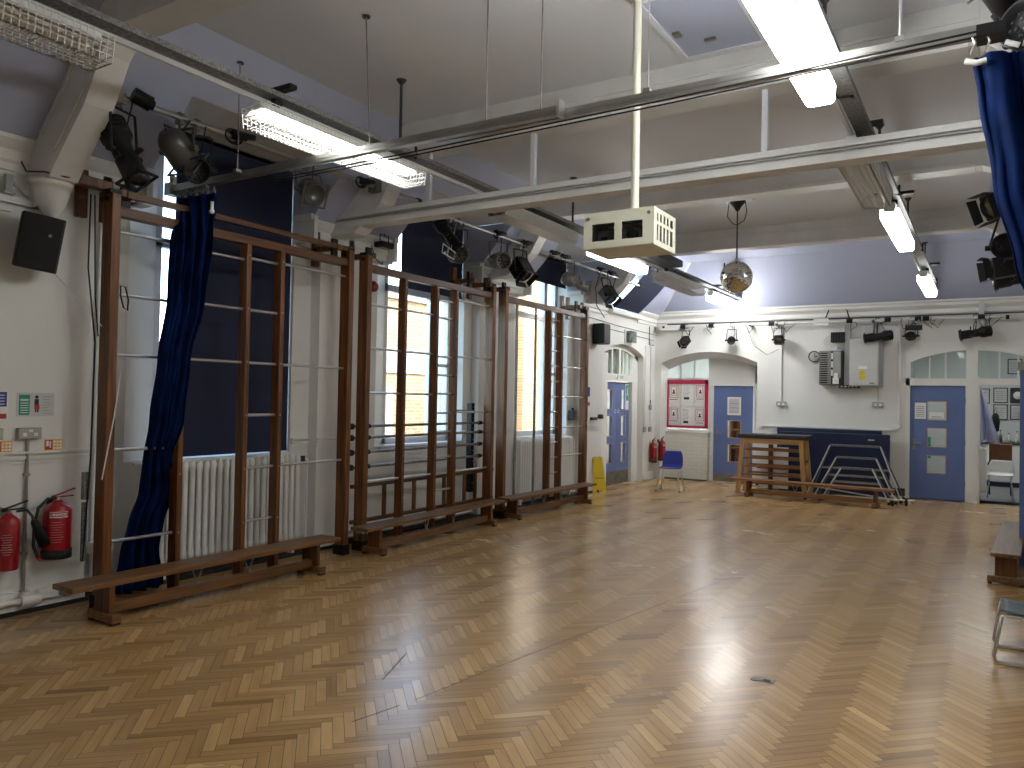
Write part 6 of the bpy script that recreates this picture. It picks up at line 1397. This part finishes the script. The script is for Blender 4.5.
for x, z, m, lab in ((-0.12, 1.68, 'greyprint', 'grey framed certificate nearest the lavender cloth'), (0.20, 1.70, 'greyprint', 'upper framed certificate with grey print, second from the left'), (0.50, 1.70, 'ink', 'black framed certificate with a white oval'), (0.20, 1.35, 'greyprint', 'lower left framed certificate of the block'), (0.50, 1.35, 'greyprint', 'lower right framed certificate under the oval one'), (0.80, 1.70, 'greyprint', 'upper framed certificate nearest the open blue door'), (0.80, 1.35, 'greyprint', 'lower framed certificate nearest the open blue door'), (0.45, 2.30, 'greyprint', 'grey framed sheet seen through the fanlight')):
    t = thing('picture_frame', (x, 19.2, z), lab, 'picture', 'framed certificates on the kitchen wall')
    MB().box(x-0.13, 19.17, z, x+0.13, 19.2, z+0.32).build('frame', 'charcoal' if m == 'greyprint' else 'ink', t); MB().box(x-0.11, 19.165, z+0.02, x+0.11, 19.17, z+0.30).build('sheet', 'lgrey' if m == 'greyprint' else 'ink', t)
    if m == 'ink': MB().lathe((x, 19.166, z+0.16), (0,-1,0), [(0,0.08),(0.003,0.08),(0.0031,0.001)], 18).build('oval', 'paper', t)
    else:
        b = MB()
        for k in range(5): b.box(x-0.08, 19.163, z+0.07+k*0.04, x+0.08-0.02*(k%2), 19.165, z+0.08+k*0.04)
        b.build('text_lines', 'greyprint', t)
t = thing('hanging_cloth', (-0.1, 16.3, 0.95), 'lavender overall hanging inside the kitchen doorway', 'cloth')
vs = []; N = 24; K = 20
for k in range(K+1):
    q = k/K; z = 1.98-1.0*q; w = 0.03+0.17*q; cx = -0.165+0.15*q
    for i in range(N+1):
        u = i/N*2-1; vs.append((cx+u*w, 16.3+0.05*math.sin(u*7+q*2)*(0.3+q)+0.03*u, z-0.05*u*u*q))
b = MB(); b.add(vs, [(k*(N+1)+i, k*(N+1)+i+1, (k+1)*(N+1)+i+1, (k+1)*(N+1)+i) for k in range(K) for i in range(N)], True); o = b.build('cloth', 'lavcloth', t); m_ = o.modifiers.new('th', 'SOLIDIFY'); m_.thickness = 0.01
MB().cyl((-0.165, 16.3, 1.96), (-0.165, 16.3, 2.02), 0.006).box(-0.30, 16.28, 2.01, -0.12, 16.32, 2.03).build('hook', 'steel', t)
t = thing('hanging_bag', (0.1, 16.9, 1.2), 'black bag hanging beside the lavender overall', 'bag'); MB().lathe((0.10, 16.9, 1.14), (0,0,1), [(0,0.01),(0.03,0.06),(0.2,0.075),(0.33,0.05),(0.36,0.01)], 14).build('bag', 'black', t); MB().tube([(0.07, 16.9, 1.46), (0.1, 16.9, 1.62), (0.13, 16.9, 1.46)], 0.008, 6).build('strap', 'black', t)
r = thing('panel_radiator', (-0.13, 15.9, 0), 'white radiator edge just inside the kitchen doorway', 'radiator')
MB().box(-0.20, 15.5, 0.15, -0.04, 16.2, 0.90).build('panel', 'white', r, bevel=0.01)
b = MB()
for k in range(12): b.box(-0.04, 15.53+k*0.055, 0.2, -0.03, 15.56+k*0.055, 0.86)
b.build('fin', 'white', r); MB().cyl((-0.15, 15.5, 0.2), (-0.15, 15.44, 0.2), 0.02).cyl((-0.15, 15.45, 0.0), (-0.15, 15.45, 0.2), 0.01).build('valve', 'black', r)
t = thing('plastic_chair', (0.16, 16.2, 0), 'white plastic chair with grey metal legs in the kitchen doorway', 'chair')
chair_shell((0.17, 16.15), 0.42, 0.66, 0.42, (-0.1, -1), 'white', t)
for sx in (-1, 1): MB().tube([(0.17+sx*0.15, 16.28, 0.40), (0.17+sx*0.19, 16.35, 0.03), (0.17+sx*0.19, 15.95, 0.03), (0.17+sx*0.16, 16.02, 0.40)], 0.010, 8).build('leg', 'steel', t)
MB().tube([(-0.02, 15.96, 0.33), (0.05, 15.96, 0.28), (0.36, 15.96, 0.28)], 0.008, 6).build('blue_edge', 'bluechair', t)
t = thing('cardboard_box', (0.15, 17.0, 0.0), 'brown cardboard box on a dark stool behind the white chair', 'box')
MB().box(0.0, 16.8, 0.62, 0.36, 17.1, 0.93).build('box', 'cardboard', t, bevel=0.004); MB().box(0.0, 16.80, 0.58, 0.36, 17.1, 0.62).build('tray', 'black', t)
t = thing('dark_stool', (0.18, 16.95, 0), 'dark stool carrying the cardboard box in the kitchen', 'stool'); MB().box(-0.02, 16.78, 0.54, 0.38, 17.12, 0.58).build('seat', 'black', t)
for sx in (0.01, 0.35):
    for sy in (16.81, 17.09): MB().cyl((sx, sy, 0), (sx, sy, 0.54), 0.014).build('leg', 'black', t)
t = thing('filing_cupboard', (-1.0, 18.9, 0), 'pale cupboard and green towel seen through the door windows under the arch', 'cupboard'); MB().box(-1.35, 18.7, 0, -0.5, 19.15, 1.25).build('body', 'lgrey', t, bevel=0.005); MB().box(-1.2, 18.66, 0.5, -1.05, 18.69, 0.95).build('towel', 'green', t)
t = thing('office_shelves', (-5.0, 18.3, 0), 'brown bookcase seen dimly through the small windows of the recess door', 'bookcase')
MB().box(-5.2, 18.2, 0, -5.15, 18.5, 1.5).box(-4.0, 18.2, 0, -3.95, 18.5, 1.5).box(-5.2, 18.48, 0, -3.95, 18.5, 1.5).build('side', 'wood', t)
for k in range(4): MB().box(-5.15, 18.2, 0.1+k*0.42, -4.0, 18.48, 0.13+k*0.42).build('shelf', 'wood', t)

# ================================================================ LIGHT, SKY
w = bpy.data.worlds.new('sky'); sc.world = w; w.use_nodes = True; nt = w.node_tree
bg = nt.nodes['Background']; sky = nt.nodes.new('ShaderNodeTexSky'); sky.sky_type = 'NISHITA'; sky.sun_disc = False
sky.sun_elevation = math.radians(42); sky.sun_rotation = math.radians(100); sky.air_density = 1.2
nt.links.new(sky.outputs['Color'], bg.inputs['Color']); bg.inputs['Strength'].default_value = SKY
l = bpy.data.lights.new('sun', 'SUN'); l.energy = SUN; l.angle = math.radians(0.6); l.color = (1, 0.95, 0.86)
o = bpy.data.objects.new('sun', l); COL.objects.link(o); d = V((-0.62, 0.25, -0.75)).normalized(); o.rotation_euler = d.to_track_quat('-Z', 'Y').to_euler(); o.location = (5, -5, 15)
for ob in bpy.data.objects:
    if '_o' in ob: del ob['_o']
vs_ = sc.view_settings; vs_.view_transform = 'Standard'; vs_.look = 'None'; vs_.gamma = 1; vs_.exposure = EXPO; vs_.use_curve_mapping = False
